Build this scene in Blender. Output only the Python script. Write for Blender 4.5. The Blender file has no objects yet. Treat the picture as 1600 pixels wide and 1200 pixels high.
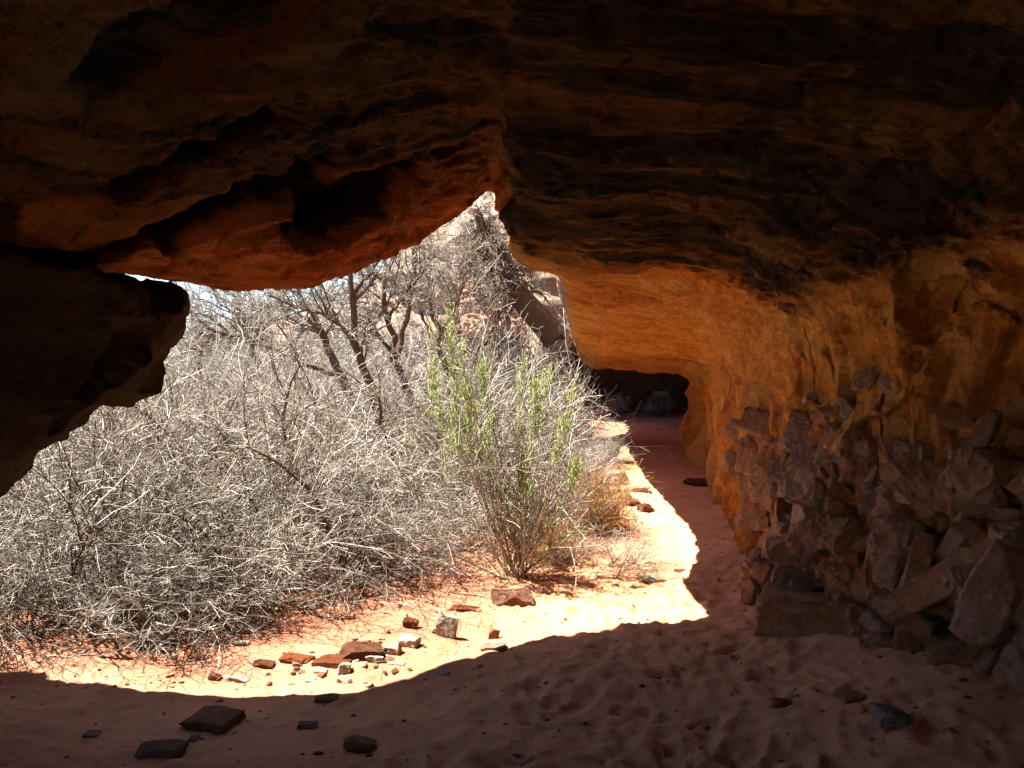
import bpy, bmesh, math, random
import numpy as np
from mathutils import Vector

random.seed(7)
RNG = np.random.default_rng(11)
scene = bpy.context.scene
COL = scene.collection
CAMZ, FPX, CX, HY = 1.6, 1331.0, 800.0, 572.0

# ------------------------------------------------------------------ helpers
def at(px, py, Y):
    return Vector(((px - CX) / FPX * Y, Y, CAMZ + (HY - py) / FPX * Y))

def tag(o, label=None, cat=None, group=None, kind=None):
    if label: o['label'] = label
    if cat: o['category'] = cat
    if group: o['group'] = group
    if kind: o['kind'] = kind
    return o

def empty(name, loc=(0, 0, 0), rz=0.0):
    o = bpy.data.objects.new(name, None)
    COL.objects.link(o)
    o.location = loc
    o.rotation_euler = (0, 0, rz)
    o.empty_display_size = 0.2
    return o

def mesh_np(name, V, F, mat=None, smooth=True, attrs=None):
    """V (n,3), F (m,k) with k = 3 or 4, or a list of such arrays"""
    me = bpy.data.meshes.new(name)
    Fs = F if isinstance(F, list) else [F]
    Fs = [f for f in Fs if len(f)]
    nl = sum(f.size for f in Fs); nf = sum(len(f) for f in Fs)
    me.vertices.add(len(V)); me.vertices.foreach_set('co', np.asarray(V, np.float32).ravel())
    me.loops.add(nl); me.loops.foreach_set('vertex_index', np.concatenate([f.ravel() for f in Fs]).astype(np.int32))
    tot = np.concatenate([np.full(len(f), f.shape[1], np.int32) for f in Fs])
    st = np.concatenate([[0], np.cumsum(tot)[:-1]]).astype(np.int32)
    me.polygons.add(nf); me.polygons.foreach_set('loop_start', st)
    me.update(calc_edges=True)
    me.polygons.foreach_set('use_smooth', np.full(nf, smooth, bool))
    for k, a in (attrs or {}).items():
        at_ = me.attributes.new(k, 'FLOAT', 'POINT')
        at_.data.foreach_set('value', np.asarray(a, np.float32).ravel())
    if mat: me.materials.append(mat)
    me.validate()
    return me

def obj(name, me, parent=None, loc=None):
    o = bpy.data.objects.new(name, me)
    COL.objects.link(o)
    if parent: o.parent = parent
    if loc is not None: o.location = loc
    return o

# ------------------------------------------------------------------ noise
def _h(ix, iy, iz, s):
    h = (ix.astype(np.uint32) * np.uint32(374761393) + iy.astype(np.uint32) * np.uint32(668265263)
         + iz.astype(np.uint32) * np.uint32(2147483647) + np.uint32(s) * np.uint32(974634777))
    h = (h ^ (h >> np.uint32(13))) * np.uint32(1274126177)
    h = (h ^ (h >> np.uint32(15))) * np.uint32(2246822519)
    return h ^ (h >> np.uint32(16))

def noise(P, s=0):
    P = np.asarray(P, np.float64)
    i = np.floor(P).astype(np.int64); f = P - i
    u = f * f * f * (f * (f * 6 - 15) + 10)
    out = 0
    for dx in (0, 1):
        wx = u[:, 0] if dx else 1 - u[:, 0]
        for dy in (0, 1):
            wy = u[:, 1] if dy else 1 - u[:, 1]
            for dz in (0, 1):
                wz = u[:, 2] if dz else 1 - u[:, 2]
                h = _h(i[:, 0] + dx, i[:, 1] + dy, i[:, 2] + dz, s)
                gx = (h & np.uint32(1023)) / 511.5 - 1
                gy = ((h >> np.uint32(10)) & np.uint32(1023)) / 511.5 - 1
                gz = ((h >> np.uint32(20)) & np.uint32(1023)) / 511.5 - 1
                out = out + wx * wy * wz * (gx * (f[:, 0] - dx) + gy * (f[:, 1] - dy) + gz * (f[:, 2] - dz))
    return out * 1.5

def fbm(P, octv=4, s=0, gain=.5, lac=2.03):
    a, t, q = 1.0, 0.0, np.array(P, float)
    for k in range(octv):
        t = t + a * noise(q, s + k * 17); a *= gain; q = q * lac + 3.7
    return t

def ridged(P, octv=3, s=0):
    a, t, q = 1.0, 0.0, np.array(P, float)
    for k in range(octv):
        t = t + a * (1 - 2.2 * np.abs(noise(q, s + k * 31))); a *= .5; q = q * 2.1 + 1.3
    return t

def worley(P, s=0):
    """returns F1, F2, cell hash (n), offset to the cell's point"""
    i = np.floor(P).astype(np.int64)
    n = len(P)
    F1 = np.full(n, 9.0); F2 = np.full(n, 9.0); H = np.zeros(n, np.uint32); D = np.zeros((n, 3))
    for dx in (-1, 0, 1):
        for dy in (-1, 0, 1):
            for dz in (-1, 0, 1):
                c = i + np.array([dx, dy, dz])
                h = _h(c[:, 0], c[:, 1], c[:, 2], s)
                q = c + np.stack([(h & np.uint32(1023)) / 1023, ((h >> np.uint32(10)) & np.uint32(1023)) / 1023,
                                  ((h >> np.uint32(20)) & np.uint32(1023)) / 1023], 1)
                v = P - q
                d = np.sqrt((v * v).sum(1))
                m = d < F1
                F2 = np.where(m, F1, np.minimum(F2, d))
                F1 = np.where(m, d, F1); H = np.where(m, h, H); D = np.where(m[:, None], v, D)
    return F1, F2, H, D

def hr(H, k):
    return (_h(H.astype(np.int64), H.astype(np.int64) * 0 + k, H.astype(np.int64) * 0, 5) & np.uint32(65535)) / 65535.0

def sstep(a, b, x):
    t = np.clip((x - a) / (b - a), 0, 1)
    return t * t * (3 - 2 * t)

def smin(a, b, k):
    h = np.clip(.5 + .5 * (b - a) / k, 0, 1)
    return b * (1 - h) + a * h - k * h * (1 - h)

def smax(a, b, k):
    return -smin(-a, -b, k)

# ------------------------------------------------------------------ materials
def new_mat(name):
    m = bpy.data.materials.new(name); m.use_nodes = True
    nt = m.node_tree; nt.nodes.clear()
    out = nt.nodes.new('ShaderNodeOutputMaterial')
    b = nt.nodes.new('ShaderNodeBsdfPrincipled')
    nt.links.new(b.outputs[0], out.inputs[0])
    b.inputs['Roughness'].default_value = .9
    b.inputs['Specular IOR Level'].default_value = .15
    return m, nt, b

class N:
    def __init__(s, nt): s.nt = nt
    def node(s, t, **kw):
        n = s.nt.nodes.new(t)
        for k, v in kw.items(): setattr(n, k, v)
        return n
    def link(s, a, b): s.nt.links.new(a, b)
    def coord(s, scale=(1, 1, 1), rot=(0, 0, 0), kind='Object'):
        tc = s.node('ShaderNodeTexCoord'); mp = s.node('ShaderNodeMapping')
        mp.inputs['Scale'].default_value = scale; mp.inputs['Rotation'].default_value = rot
        s.link(tc.outputs[kind], mp.inputs[0]); return mp.outputs[0]
    def noise(s, co, scale, detail=6, rough=.6, dist=0.0):
        n = s.node('ShaderNodeTexNoise'); n.inputs['Scale'].default_value = scale
        n.inputs['Detail'].default_value = detail; n.inputs['Roughness'].default_value = rough
        n.inputs['Distortion'].default_value = dist
        s.link(co, n.inputs['Vector']); return n.outputs['Fac']
    def ramp(s, fac, stops):
        r = s.node('ShaderNodeValToRGB')
        e = r.color_ramp.elements
        while len(e) < len(stops): e.new(.5)
        for k, (p, c) in enumerate(stops):
            e[k].position = p; e[k].color = (*c, 1) if len(c) == 3 else c
        s.link(fac, r.inputs[0]); return r.outputs[0]
    def rng(s, fac, a, b, c=0., d=1.):
        m = s.node('ShaderNodeMapRange')
        for i, v in enumerate((a, b, c, d)): m.inputs[1 + i].default_value = v
        s.link(fac, m.inputs[0]); return m.outputs[0]
    def mix(s, fac, a, b, mode='MIX'):
        m = s.node('ShaderNodeMix', data_type='RGBA', blend_type=mode)
        if isinstance(fac, (int, float)): m.inputs[0].default_value = fac
        else: s.link(fac, m.inputs[0])
        for v, i in ((a, 6), (b, 7)):
            if isinstance(v, tuple): m.inputs[i].default_value = (*v, 1)
            else: s.link(v, m.inputs[i])
        return m.outputs[2]
    def math(s, op, a, b=0.0):
        m = s.node('ShaderNodeMath', operation=op)
        for v, i in ((a, 0), (b, 1)):
            if isinstance(v, (int, float)): m.inputs[i].default_value = v
            else: s.link(v, m.inputs[i])
        return m.outputs[0]
    def attr(s, name):
        a = s.node('ShaderNodeAttribute', attribute_name=name); return a.outputs['Fac']
    def bump(s, h, strength, dist, normal=None):
        b = s.node('ShaderNodeBump'); b.inputs['Strength'].default_value = strength
        b.inputs['Distance'].default_value = dist; s.link(h, b.inputs['Height'])
        if normal is not None: s.link(normal, b.inputs['Normal'])
        return b.outputs[0]

def rock_mat(name, cols, patina_shade=True, streak=(.9, 5, 5), bump=1.0, pat_shade_col=(.030, .019, .012)):
    m, nt, b = new_mat(name); n = N(nt)
    co = n.coord(); cs = n.coord(streak)
    big = n.noise(co, .9, 5, .6, .4)
    st = n.noise(cs, 1.0, 8, .65, .5)
    fine = n.noise(co, 28, 6, .7)
    f = n.math('ADD', n.math('MULTIPLY', big, .5), n.math('MULTIPLY', st, .5))
    c = n.ramp(f, [(.36, cols[0]), (.46, cols[1]), (.54, cols[2]), (.64, cols[3])])
    c = n.mix(n.rng(fine, .3, .7, 0, .5), c, (.16, .08, .045), 'MULTIPLY') if False else c
    g = n.rng(fine, .3, .72, .62, 1.18)
    gm = n.node('ShaderNodeCombineColor')
    for i in range(3): n.link(g, gm.inputs[i])
    c = n.mix(1.0, c, gm.outputs[0], 'MULTIPLY')
    oi = n.node('ShaderNodeObjectInfo')
    hv = n.node('ShaderNodeHueSaturation'); n.link(c, hv.inputs['Color'])
    if not patina_shade:
        n.link(n.rng(oi.outputs['Random'], 0, 1, .72, 1.22), hv.inputs['Value'])
        n.link(n.rng(n.math('FRACT', n.math('MULTIPLY', oi.outputs['Random'], 17.3)), 0, 1, .8, 1.2), hv.inputs['Saturation'])
    c = hv.outputs[0]
    if patina_shade:
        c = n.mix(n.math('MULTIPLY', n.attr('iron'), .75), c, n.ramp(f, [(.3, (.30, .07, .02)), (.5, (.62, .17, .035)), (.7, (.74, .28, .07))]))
        c = n.mix(n.math('MULTIPLY', n.attr('roof_shade'), .80), c, (.050, .029, .013))  # roof shade painted into the base colour
        p = n.attr('patina_shade')
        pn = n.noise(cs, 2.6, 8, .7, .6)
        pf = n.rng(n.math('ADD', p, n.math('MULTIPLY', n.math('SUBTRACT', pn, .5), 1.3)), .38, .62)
        c = n.mix(n.math('MULTIPLY', pf, .93), c, pat_shade_col)  # dark coat: varnish streaks plus painted shade
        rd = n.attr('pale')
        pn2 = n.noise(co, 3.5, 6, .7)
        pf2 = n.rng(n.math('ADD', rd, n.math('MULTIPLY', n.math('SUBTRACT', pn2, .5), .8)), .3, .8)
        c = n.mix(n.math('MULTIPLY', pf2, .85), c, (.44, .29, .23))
    n.link(c, b.inputs['Base Color'])
    nb = n.bump(n.noise(cs, 3.0, 10, .76, .4), 1.0 * bump, .11)
    nb = n.bump(n.noise(co, 8.0, 12, .78, .3), 1.0 * bump, .07, nb)
    vo = n.node('ShaderNodeTexVoronoi', feature='DISTANCE_TO_EDGE'); vo.inputs['Scale'].default_value = 4.5
    dn = n.node('ShaderNodeTexNoise'); dn.inputs['Scale'].default_value = 3; dn.inputs['Detail'].default_value = 4; n.link(co, dn.inputs['Vector'])
    vm = n.node('ShaderNodeVectorMath', operation='ADD'); n.link(co, vm.inputs[0]); n.link(dn.outputs['Color'], vm.inputs[1]); n.link(vm.outputs[0], vo.inputs['Vector'])
    ck = n.math('MULTIPLY', n.rng(vo.outputs['Distance'], 0, .035), 1.0)
    nb = n.bump(ck, (.45 if patina_shade else .15) * bump, .03, nb)
    nb = n.bump(fine, .5 * bump, .012, nb)
    n.link(nb, b.inputs['Normal'])
    return m

M = {}
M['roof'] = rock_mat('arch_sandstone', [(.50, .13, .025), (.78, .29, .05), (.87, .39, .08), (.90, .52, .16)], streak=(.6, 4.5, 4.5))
M['outcrop'] = rock_mat('dark_outcrop_stone', [(.07, .045, .028), (.11, .072, .045), (.15, .10, .065), (.22, .155, .105)], patina_shade=False)
M['cliff'] = rock_mat('sunlit_cliff_stone', [(.26, .17, .11), (.38, .27, .19), (.46, .35, .26), (.52, .42, .33)], patina_shade=False, streak=(1.5, 1.5, 5))
M['wall_slab'] = rock_mat('wall_slab_stone', [(.40, .18, .10), (.60, .31, .18), (.70, .42, .27), (.76, .53, .38)], patina_shade=False, streak=(3, 3, 5))
M['red_stone'] = rock_mat('red_stone', [(.14, .05, .03), (.20, .08, .048), (.27, .12, .07), (.34, .17, .11)], patina_shade=False, streak=(6, 6, 14))
M['brick_stone'] = rock_mat('brick_stone', [(.60, .30, .13), (.74, .42, .22), (.80, .50, .30), (.84, .58, .38)], patina_shade=False, streak=(3, 3, 5))
M['sandy_stone'] = rock_mat('sandy_stone', [(.26, .13, .085), (.38, .20, .13), (.46, .26, .175), (.52, .32, .23)], patina_shade=False, streak=(6, 6, 14))
M['pale_stone'] = rock_mat('pale_stone', [(.46, .35, .26), (.58, .47, .37), (.66, .56, .46), (.72, .64, .55)], patina_shade=False, streak=(6, 6, 14))

def sand_mat():
    m, nt, b = new_mat('red_sand'); n = N(nt)
    co = n.coord()
    big = n.noise(co, .6, 5, .6); med = n.noise(co, 5, 8, .65); fine = n.noise(co, 90, 4, .7)
    c = n.ramp(big, [(.35, (.34, .125, .068)), (.5, (.40, .155, .09)), (.65, (.46, .20, .12))])
    c = n.mix(n.rng(med, .40, .75, 0, .16), c, (.33, .15, .085))
    c = n.mix(n.math('MULTIPLY', n.attr('path'), n.rng(med, .3, .6, .6, 1.)), c, (.68, .32, .165))
    c = n.mix(n.rng(fine, .52, .75, 0, .5), c, (.66, .50, .37))
    deb = n.noise(co, 38, 3, .8)
    lit = n.attr('litter')
    c = n.mix(n.math('MULTIPLY', n.rng(deb, .46, .53), lit), c, (.17, .08, .045))
    hl = n.attr('hill')
    hc = n.ramp(n.noise(co, 1.3, 8, .8), [(.35, (.22, .16, .11)), (.5, (.42, .31, .22)), (.65, (.52, .42, .32))])
    c = n.mix(hl, c, hc)
    n.link(c, b.inputs['Base Color'])
    nb = n.bump(med, .7, .06)
    nb = n.bump(n.noise(co, 22, 8, .75), .8, .022, nb)
    nb = n.bump(fine, .5, .006, nb)
    n.link(nb, b.inputs['Normal'])
    return m
M['sand'] = sand_mat()

def tone_mat(name, cols, rough=.75, grain=True, trans=0.0):
    m, nt, b = new_mat(name); n = N(nt)
    c = n.ramp(n.attr('tone'), cols)
    if grain:
        g = n.noise(n.coord((1, 1, 1)), 30, 4, .7)
        c = n.mix(n.rng(g, .45, .75, 0, .5), c, (.14, .10, .075))
    n.link(c, b.inputs['Base Color']); b.inputs['Roughness'].default_value = rough
    if trans:
        t = n.node('ShaderNodeBsdfTranslucent'); n.link(c, t.inputs[0])
        mx = n.node('ShaderNodeMixShader'); mx.inputs[0].default_value = trans
        n.link(b.outputs[0], mx.inputs[1]); n.link(t.outputs[0], mx.inputs[2])
        n.link(mx.outputs[0], nt.nodes['Material Output'].inputs[0])
    return m
M['twig'] = tone_mat('grey_twig_bark', [(0, (.06, .045, .032)), (.35, (.115, .095, .075)), (.7, (.21, .185, .16)), (1, (.60, .585, .56))])
M['limb'] = tone_mat('brown_limb_bark', [(0, (.07, .042, .028)), (.5, (.125, .08, .055)), (1, (.25, .185, .14))])
M['stem'] = tone_mat('pale_green_stem', [(0, (.16, .11, .065)), (.4, (.32, .27, .18)), (1, (.50, .47, .37))])
M['leaf'] = tone_mat('green_needle', [(0, (.30, .37, .11)), (.5, (.43, .51, .18)), (1, (.56, .62, .28))], grain=False, trans=.3)
M['straw'] = tone_mat('dry_straw', [(0, (.25, .12, .05)), (.5, (.45, .25, .10)), (1, (.62, .45, .25))], grain=False, trans=.2)
M['litter'] = tone_mat('dead_leaf', [(0, (.13, .055, .03)), (.4, (.26, .12, .06)), (.8, (.40, .21, .11)), (1, (.5, .34, .2))], grain=False)

# ------------------------------------------------------------------ surface nets
def surface_nets(f, lo, hi, h):
    nx, ny, nz = [int(math.ceil((hi[i] - lo[i]) / h)) + 1 for i in range(3)]
    xs = lo[0] + np.arange(nx) * h; zs = lo[2] + np.arange(nz) * h
    Vs, keys, quads = [], [], []
    step = 40
    def key(i, j, k): return (i * (ny + 2) + j).astype(np.int64) * (nz + 2) + k
    for j0 in range(0, ny - 1, step):
        j1 = min(j0 + step, ny - 1)
        ys = lo[1] + np.arange(j0, j1 + 1) * h
        X, Y, Z = np.meshgrid(xs, ys, zs, indexing='ij')
        D = f(X, Y, Z).astype(np.float32)
        S = D < 0
        c = np.zeros((nx - 1, j1 - j0, nz - 1), np.int8)
        for a in (0, 1):
            for b in (0, 1):
                for d in (0, 1):
                    c += S[a:nx - 1 + a, b:j1 - j0 + b, d:nz - 1 + d]
        I, J, K = np.nonzero((c > 0) & (c < 8))
        acc = np.zeros((len(I), 3)); cnt = np.zeros(len(I))
        corners = [(a, b, d) for a in (0, 1) for b in (0, 1) for d in (0, 1)]
        for p in range(8):
            for q in range(p + 1, 8):
                A, B = corners[p], corners[q]
                if sum(abs(A[t] - B[t]) for t in range(3)) != 1: continue
                da = D[I + A[0], J + A[1], K + A[2]]; db = D[I + B[0], J + B[1], K + B[2]]
                m = (da < 0) != (db < 0)
                t = np.where(m, da / np.where(m, da - db, 1), 0)
                for ax in range(3):
                    acc[:, ax] += np.where(m, A[ax] + t * (B[ax] - A[ax]), 0)
                cnt += m
        acc /= cnt[:, None]
        V = np.stack([lo[0] + (I + acc[:, 0]) * h, lo[1] + (J + j0 + acc[:, 1]) * h, lo[2] + (K + acc[:, 2]) * h], 1)
        Vs.append(V); keys.append(key(I, J + j0, K))
        for ax in range(3):
            sl1 = [slice(None)] * 3; sl2 = [slice(None)] * 3
            sl1[ax] = slice(0, -1); sl2[ax] = slice(1, None)
            a = S[tuple(sl1)]; b = S[tuple(sl2)]
            m = a != b
            if ax != 1: m = m.copy(); m[:, -1, :] = False
            E = np.nonzero(m)
            flip = a[E]
            e = [E[0], E[1] + j0, E[2]]
            o = [(ax + 1) % 3, (ax + 2) % 3]
            def cell(d1, d2):
                g = [e[0].copy(), e[1].copy(), e[2].copy()]
                g[o[0]] -= d1; g[o[1]] -= d2
                bad = (g[0] < 0) | (g[1] < 0) | (g[2] < 0)
                k_ = key(g[0], g[1], g[2]); k_[bad] = -1
                return k_
            q = np.stack([cell(1, 1), cell(0, 1), cell(0, 0), cell(1, 0)], 1)
            q = np.where(flip[:, None], q, q[:, ::-1])
            quads.append(q)
    V = np.concatenate(Vs); K = np.concatenate(keys); Q = np.concatenate(quads)
    od = np.argsort(K); Ks = K[od]
    pos = np.clip(np.searchsorted(Ks, Q), 0, len(Ks) - 1)
    ok = (Ks[pos] == Q).all(1)
    return V, od[pos[ok]]

def subdiv(V, Q):
    n = len(V)
    E = np.stack([Q, np.roll(Q, -1, 1)], 2).reshape(-1, 2)
    Es = np.sort(E, 1); k = Es[:, 0].astype(np.int64) * n + Es[:, 1]
    u, inv = np.unique(k, return_inverse=True)
    mid = (V[u // n] + V[u % n]) / 2
    c = V[Q].mean(1)
    em = inv.reshape(-1, 4) + n
    ci = np.arange(len(Q)) + n + len(u)
    V2 = np.concatenate([V, mid, c])
    F = np.concatenate([np.stack([Q[:, i], em[:, i], ci, em[:, (i + 3) % 4]], 1) for i in range(4)])
    return V2, F

# ------------------------------------------------------------------ cave shape
def tps(points):
    P = np.array(points, float); n = len(P)
    def k(r2): return r2 * np.log(r2 + 1e-9) * .5
    d2 = ((P[:, None, :2] - P[None, :, :2]) ** 2).sum(2)
    A = np.zeros((n + 3, n + 3)); A[:n, :n] = k(d2) + np.eye(n) * .02
    A[:n, n] = 1; A[:n, n + 1:] = P[:, :2]; A[n, :n] = 1; A[n + 1:, :n] = P[:, :2].T
    w = np.linalg.solve(A, np.concatenate([P[:, 2], [0, 0, 0]]))
    gx = np.arange(-8, 10.01, .1); gy = np.arange(-4, 32.01, .1)
    X, Y = np.meshgrid(gx, gy, indexing='ij')
    Z = w[n] + w[n + 1] * X + w[n + 2] * Y
    for i in range(n): Z += w[i] * k((X - P[i, 0]) ** 2 + (Y - P[i, 1]) ** 2)
    Z = np.clip(Z, 1.2, 4.6)
    def ev(x, y):
        a = np.clip((x + 8) / .1, 0, len(gx) - 1.001); b = np.clip((y + 4) / .1, 0, len(gy) - 1.001)
        i = a.astype(int); j = b.astype(int); u = a - i; v = b - j
        return (Z[i, j] * (1 - u) * (1 - v) + Z[i + 1, j] * u * (1 - v) + Z[i, j + 1] * (1 - u) * v + Z[i + 1, j + 1] * u * v)
    return ev

def lp(px, py, Y):
    v = at(px, py, Y); return (v.x, v.y, v.z)
LIP = [lp(a, b, c * .975) for a, b, c in [(200, 444, 4.4), (300, 463, 4.6), (400, 472, 4.85), (480, 462, 5.05), (560, 438, 5.35), (600, 421, 5.45),
       (650, 393, 5.6), (700, 363, 5.8), (745, 312, 6.0), (783, 255, 6.15)]]
zL = tps(LIP + [(-7, 4.3, 2.05), (-4, 4.35, 2.05), (-1.5, 3.3, 2.2), (-1.5, 2.2, 2.55), (-1.5, .6, 3.2), (-3, 3.2, 2.2), (-3, 1.5, 2.7),
                (-.5, 4.6, 2.52), (-.5, 3.5, 2.75), (-.4, 2.2, 3.1), (0, 0, 3.5), (-3, 0, 3.0), (0, -3, 2.9), (-5, 0, 2.4),
                (-5.5, 3, 2.1), (2, 3.5, 3.0), (2, 7, 3.8), (.1, 5.2, 2.95)])
zR = tps([(-.05, 3, 2.95), (-.05, 5, 2.46), (.0, 6.2, 2.36), (.3, 6.5, 2.32), (1, 6.2, 2.30), (1, 5.5, 2.42), (1, 4.3, 2.72), (1, 3, 3.05), (2, 3, 2.8), (2, 5, 2.35), (1, 7, 2.34),
          (2, 7, 2.15), (.37, 8.2, 2.41), (1.2, 8.2, 2.25), (2.1, 9, 2.0), (.52, 9.7, 2.27), (1.4, 10, 2.08), (.73, 11.7, 1.97),
          (1.8, 12, 1.82), (.95, 14, 1.76), (1.9, 14.5, 1.66), (3.2, 16, 1.48), (2.6, 12, 1.75), (1.4, 18, 1.8), (3, 19, 2.2), (3, 23, 2.6),
          (0, 26, 2.6), (6, 23, 2.4), (-6, 27, 2.6), (0, 0, 3.5), (2, 0, 3.2), (0, -3, 3.0), (4, 4, 2.4), (4, 10, 2.0), (8, 26, 2.2)])
LX = [-8, -4] + [p[0] for p in LIP] + [2]
LY = [4.25, 4.35] + [p[1] for p in LIP] + [7.5]
RY = [-4, 0, 1.8, 2.6, 3.6, 4.6, 5.5, 6.2, 6.6, 7.3, 8.2, 9.7, 11.7, 14, 16, 20, 23.5, 25.5, 27]
RX = [.05, 0, -.01, .03, -.07, -.03, -.09, -.07, .0, .27, .37, .51, .72, .95, 1.15, 1.4, 1.7, .9, -1.5]
WY = [-4, 2, 3.8, 4.5, 5.16, 5.95, 6.9, 8.25, 9.8, 12.7, 16.4, 17.2, 18.5, 22, 30]
WX = [2.9, 2.75, 2.3, 1.95, 1.66, 1.74, 1.92, 2.12, 2.42, 2.97, 3.4, 3.75, 5.0, 7.0, 8.5]
def ylip(x): return np.interp(x, LX, LY)
def xrim(y): return np.interp(y, RY, RX)
def xwall(y, z):
    f = np.interp(y, WY, WX)
    lean = np.where(z < 1.3, z * .22, .286 + (z - 1.3) * .05)
    return f + lean * (1 - sstep(5.8, 8.5, y)) + sstep(5.8, 8.5, y) * (.10 * z)
def cave(X, Y, Z):
    dL = smax((zL(X, Y) - Z) * .92, (Y - ylip(X)) * .8 + (Z - 2.1) * .10, .18)
    dR = smax((zR(X, Y) - Z) * .92, (xrim(Y) - X) * .95 - (Z - 2.6) * .12, .22)
    dW = (xwall(Y, Z) - X) * .92
    kf = np.interp(Y, [0, 8, 12, 16], [.75, .75, .65, .6])
    d = smin(dR, dW, kf)
    back = smin(29.0 - Y, Y + 2.6, .5)
    back = np.where(Y > 20, smax(29.0 - Y, -X - 1.5, .5), Y + 2.6)
    d = smin(d, back, .8)
    d = smin(d, smax(X + 5.6, Y - 4.2, .4), .5)
    d = np.minimum(d, dL)
    # open notch between the two lobes
    A = np.array(at(772, 352, 6.3)[:]); B = np.array(at(789, 262, 6.25)[:]); AB = B - A
    t = np.clip(((X - A[0]) * AB[0] + (Z - A[2]) * AB[2]) / (AB[0] ** 2 + AB[2] ** 2), 0, 1)
    ln = np.sqrt((X - A[0] - t * AB[0]) ** 2 + (Z - A[2] - t * AB[2]) ** 2) - (.15 - .125 * t)
    ln = np.maximum(ln, 5.7 - Y)
    d = smax(d, -ln, .05)
    fill_opening = np.maximum(np.maximum(np.abs(X + 2.9) - 1.5, np.abs(Z - .8) - 1.0), Y + 1.2)  # unseen opening added behind the camera to let in warm fill light
    d = smax(d, -fill_opening, .3)
    return smax(d, Z - 5.6, .3)

def grad(f, V, e=.03):
    G = np.zeros_like(V)
    for a in range(3):
        d = np.zeros(3); d[a] = e
        G[:, a] = f(V[:, 0] + d[0], V[:, 1] + d[1], V[:, 2] + d[2]) - f(V[:, 0] - d[0], V[:, 1] - d[1], V[:, 2] - d[2])
    return G / (np.linalg.norm(G, axis=1)[:, None] + 1e-9)

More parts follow.
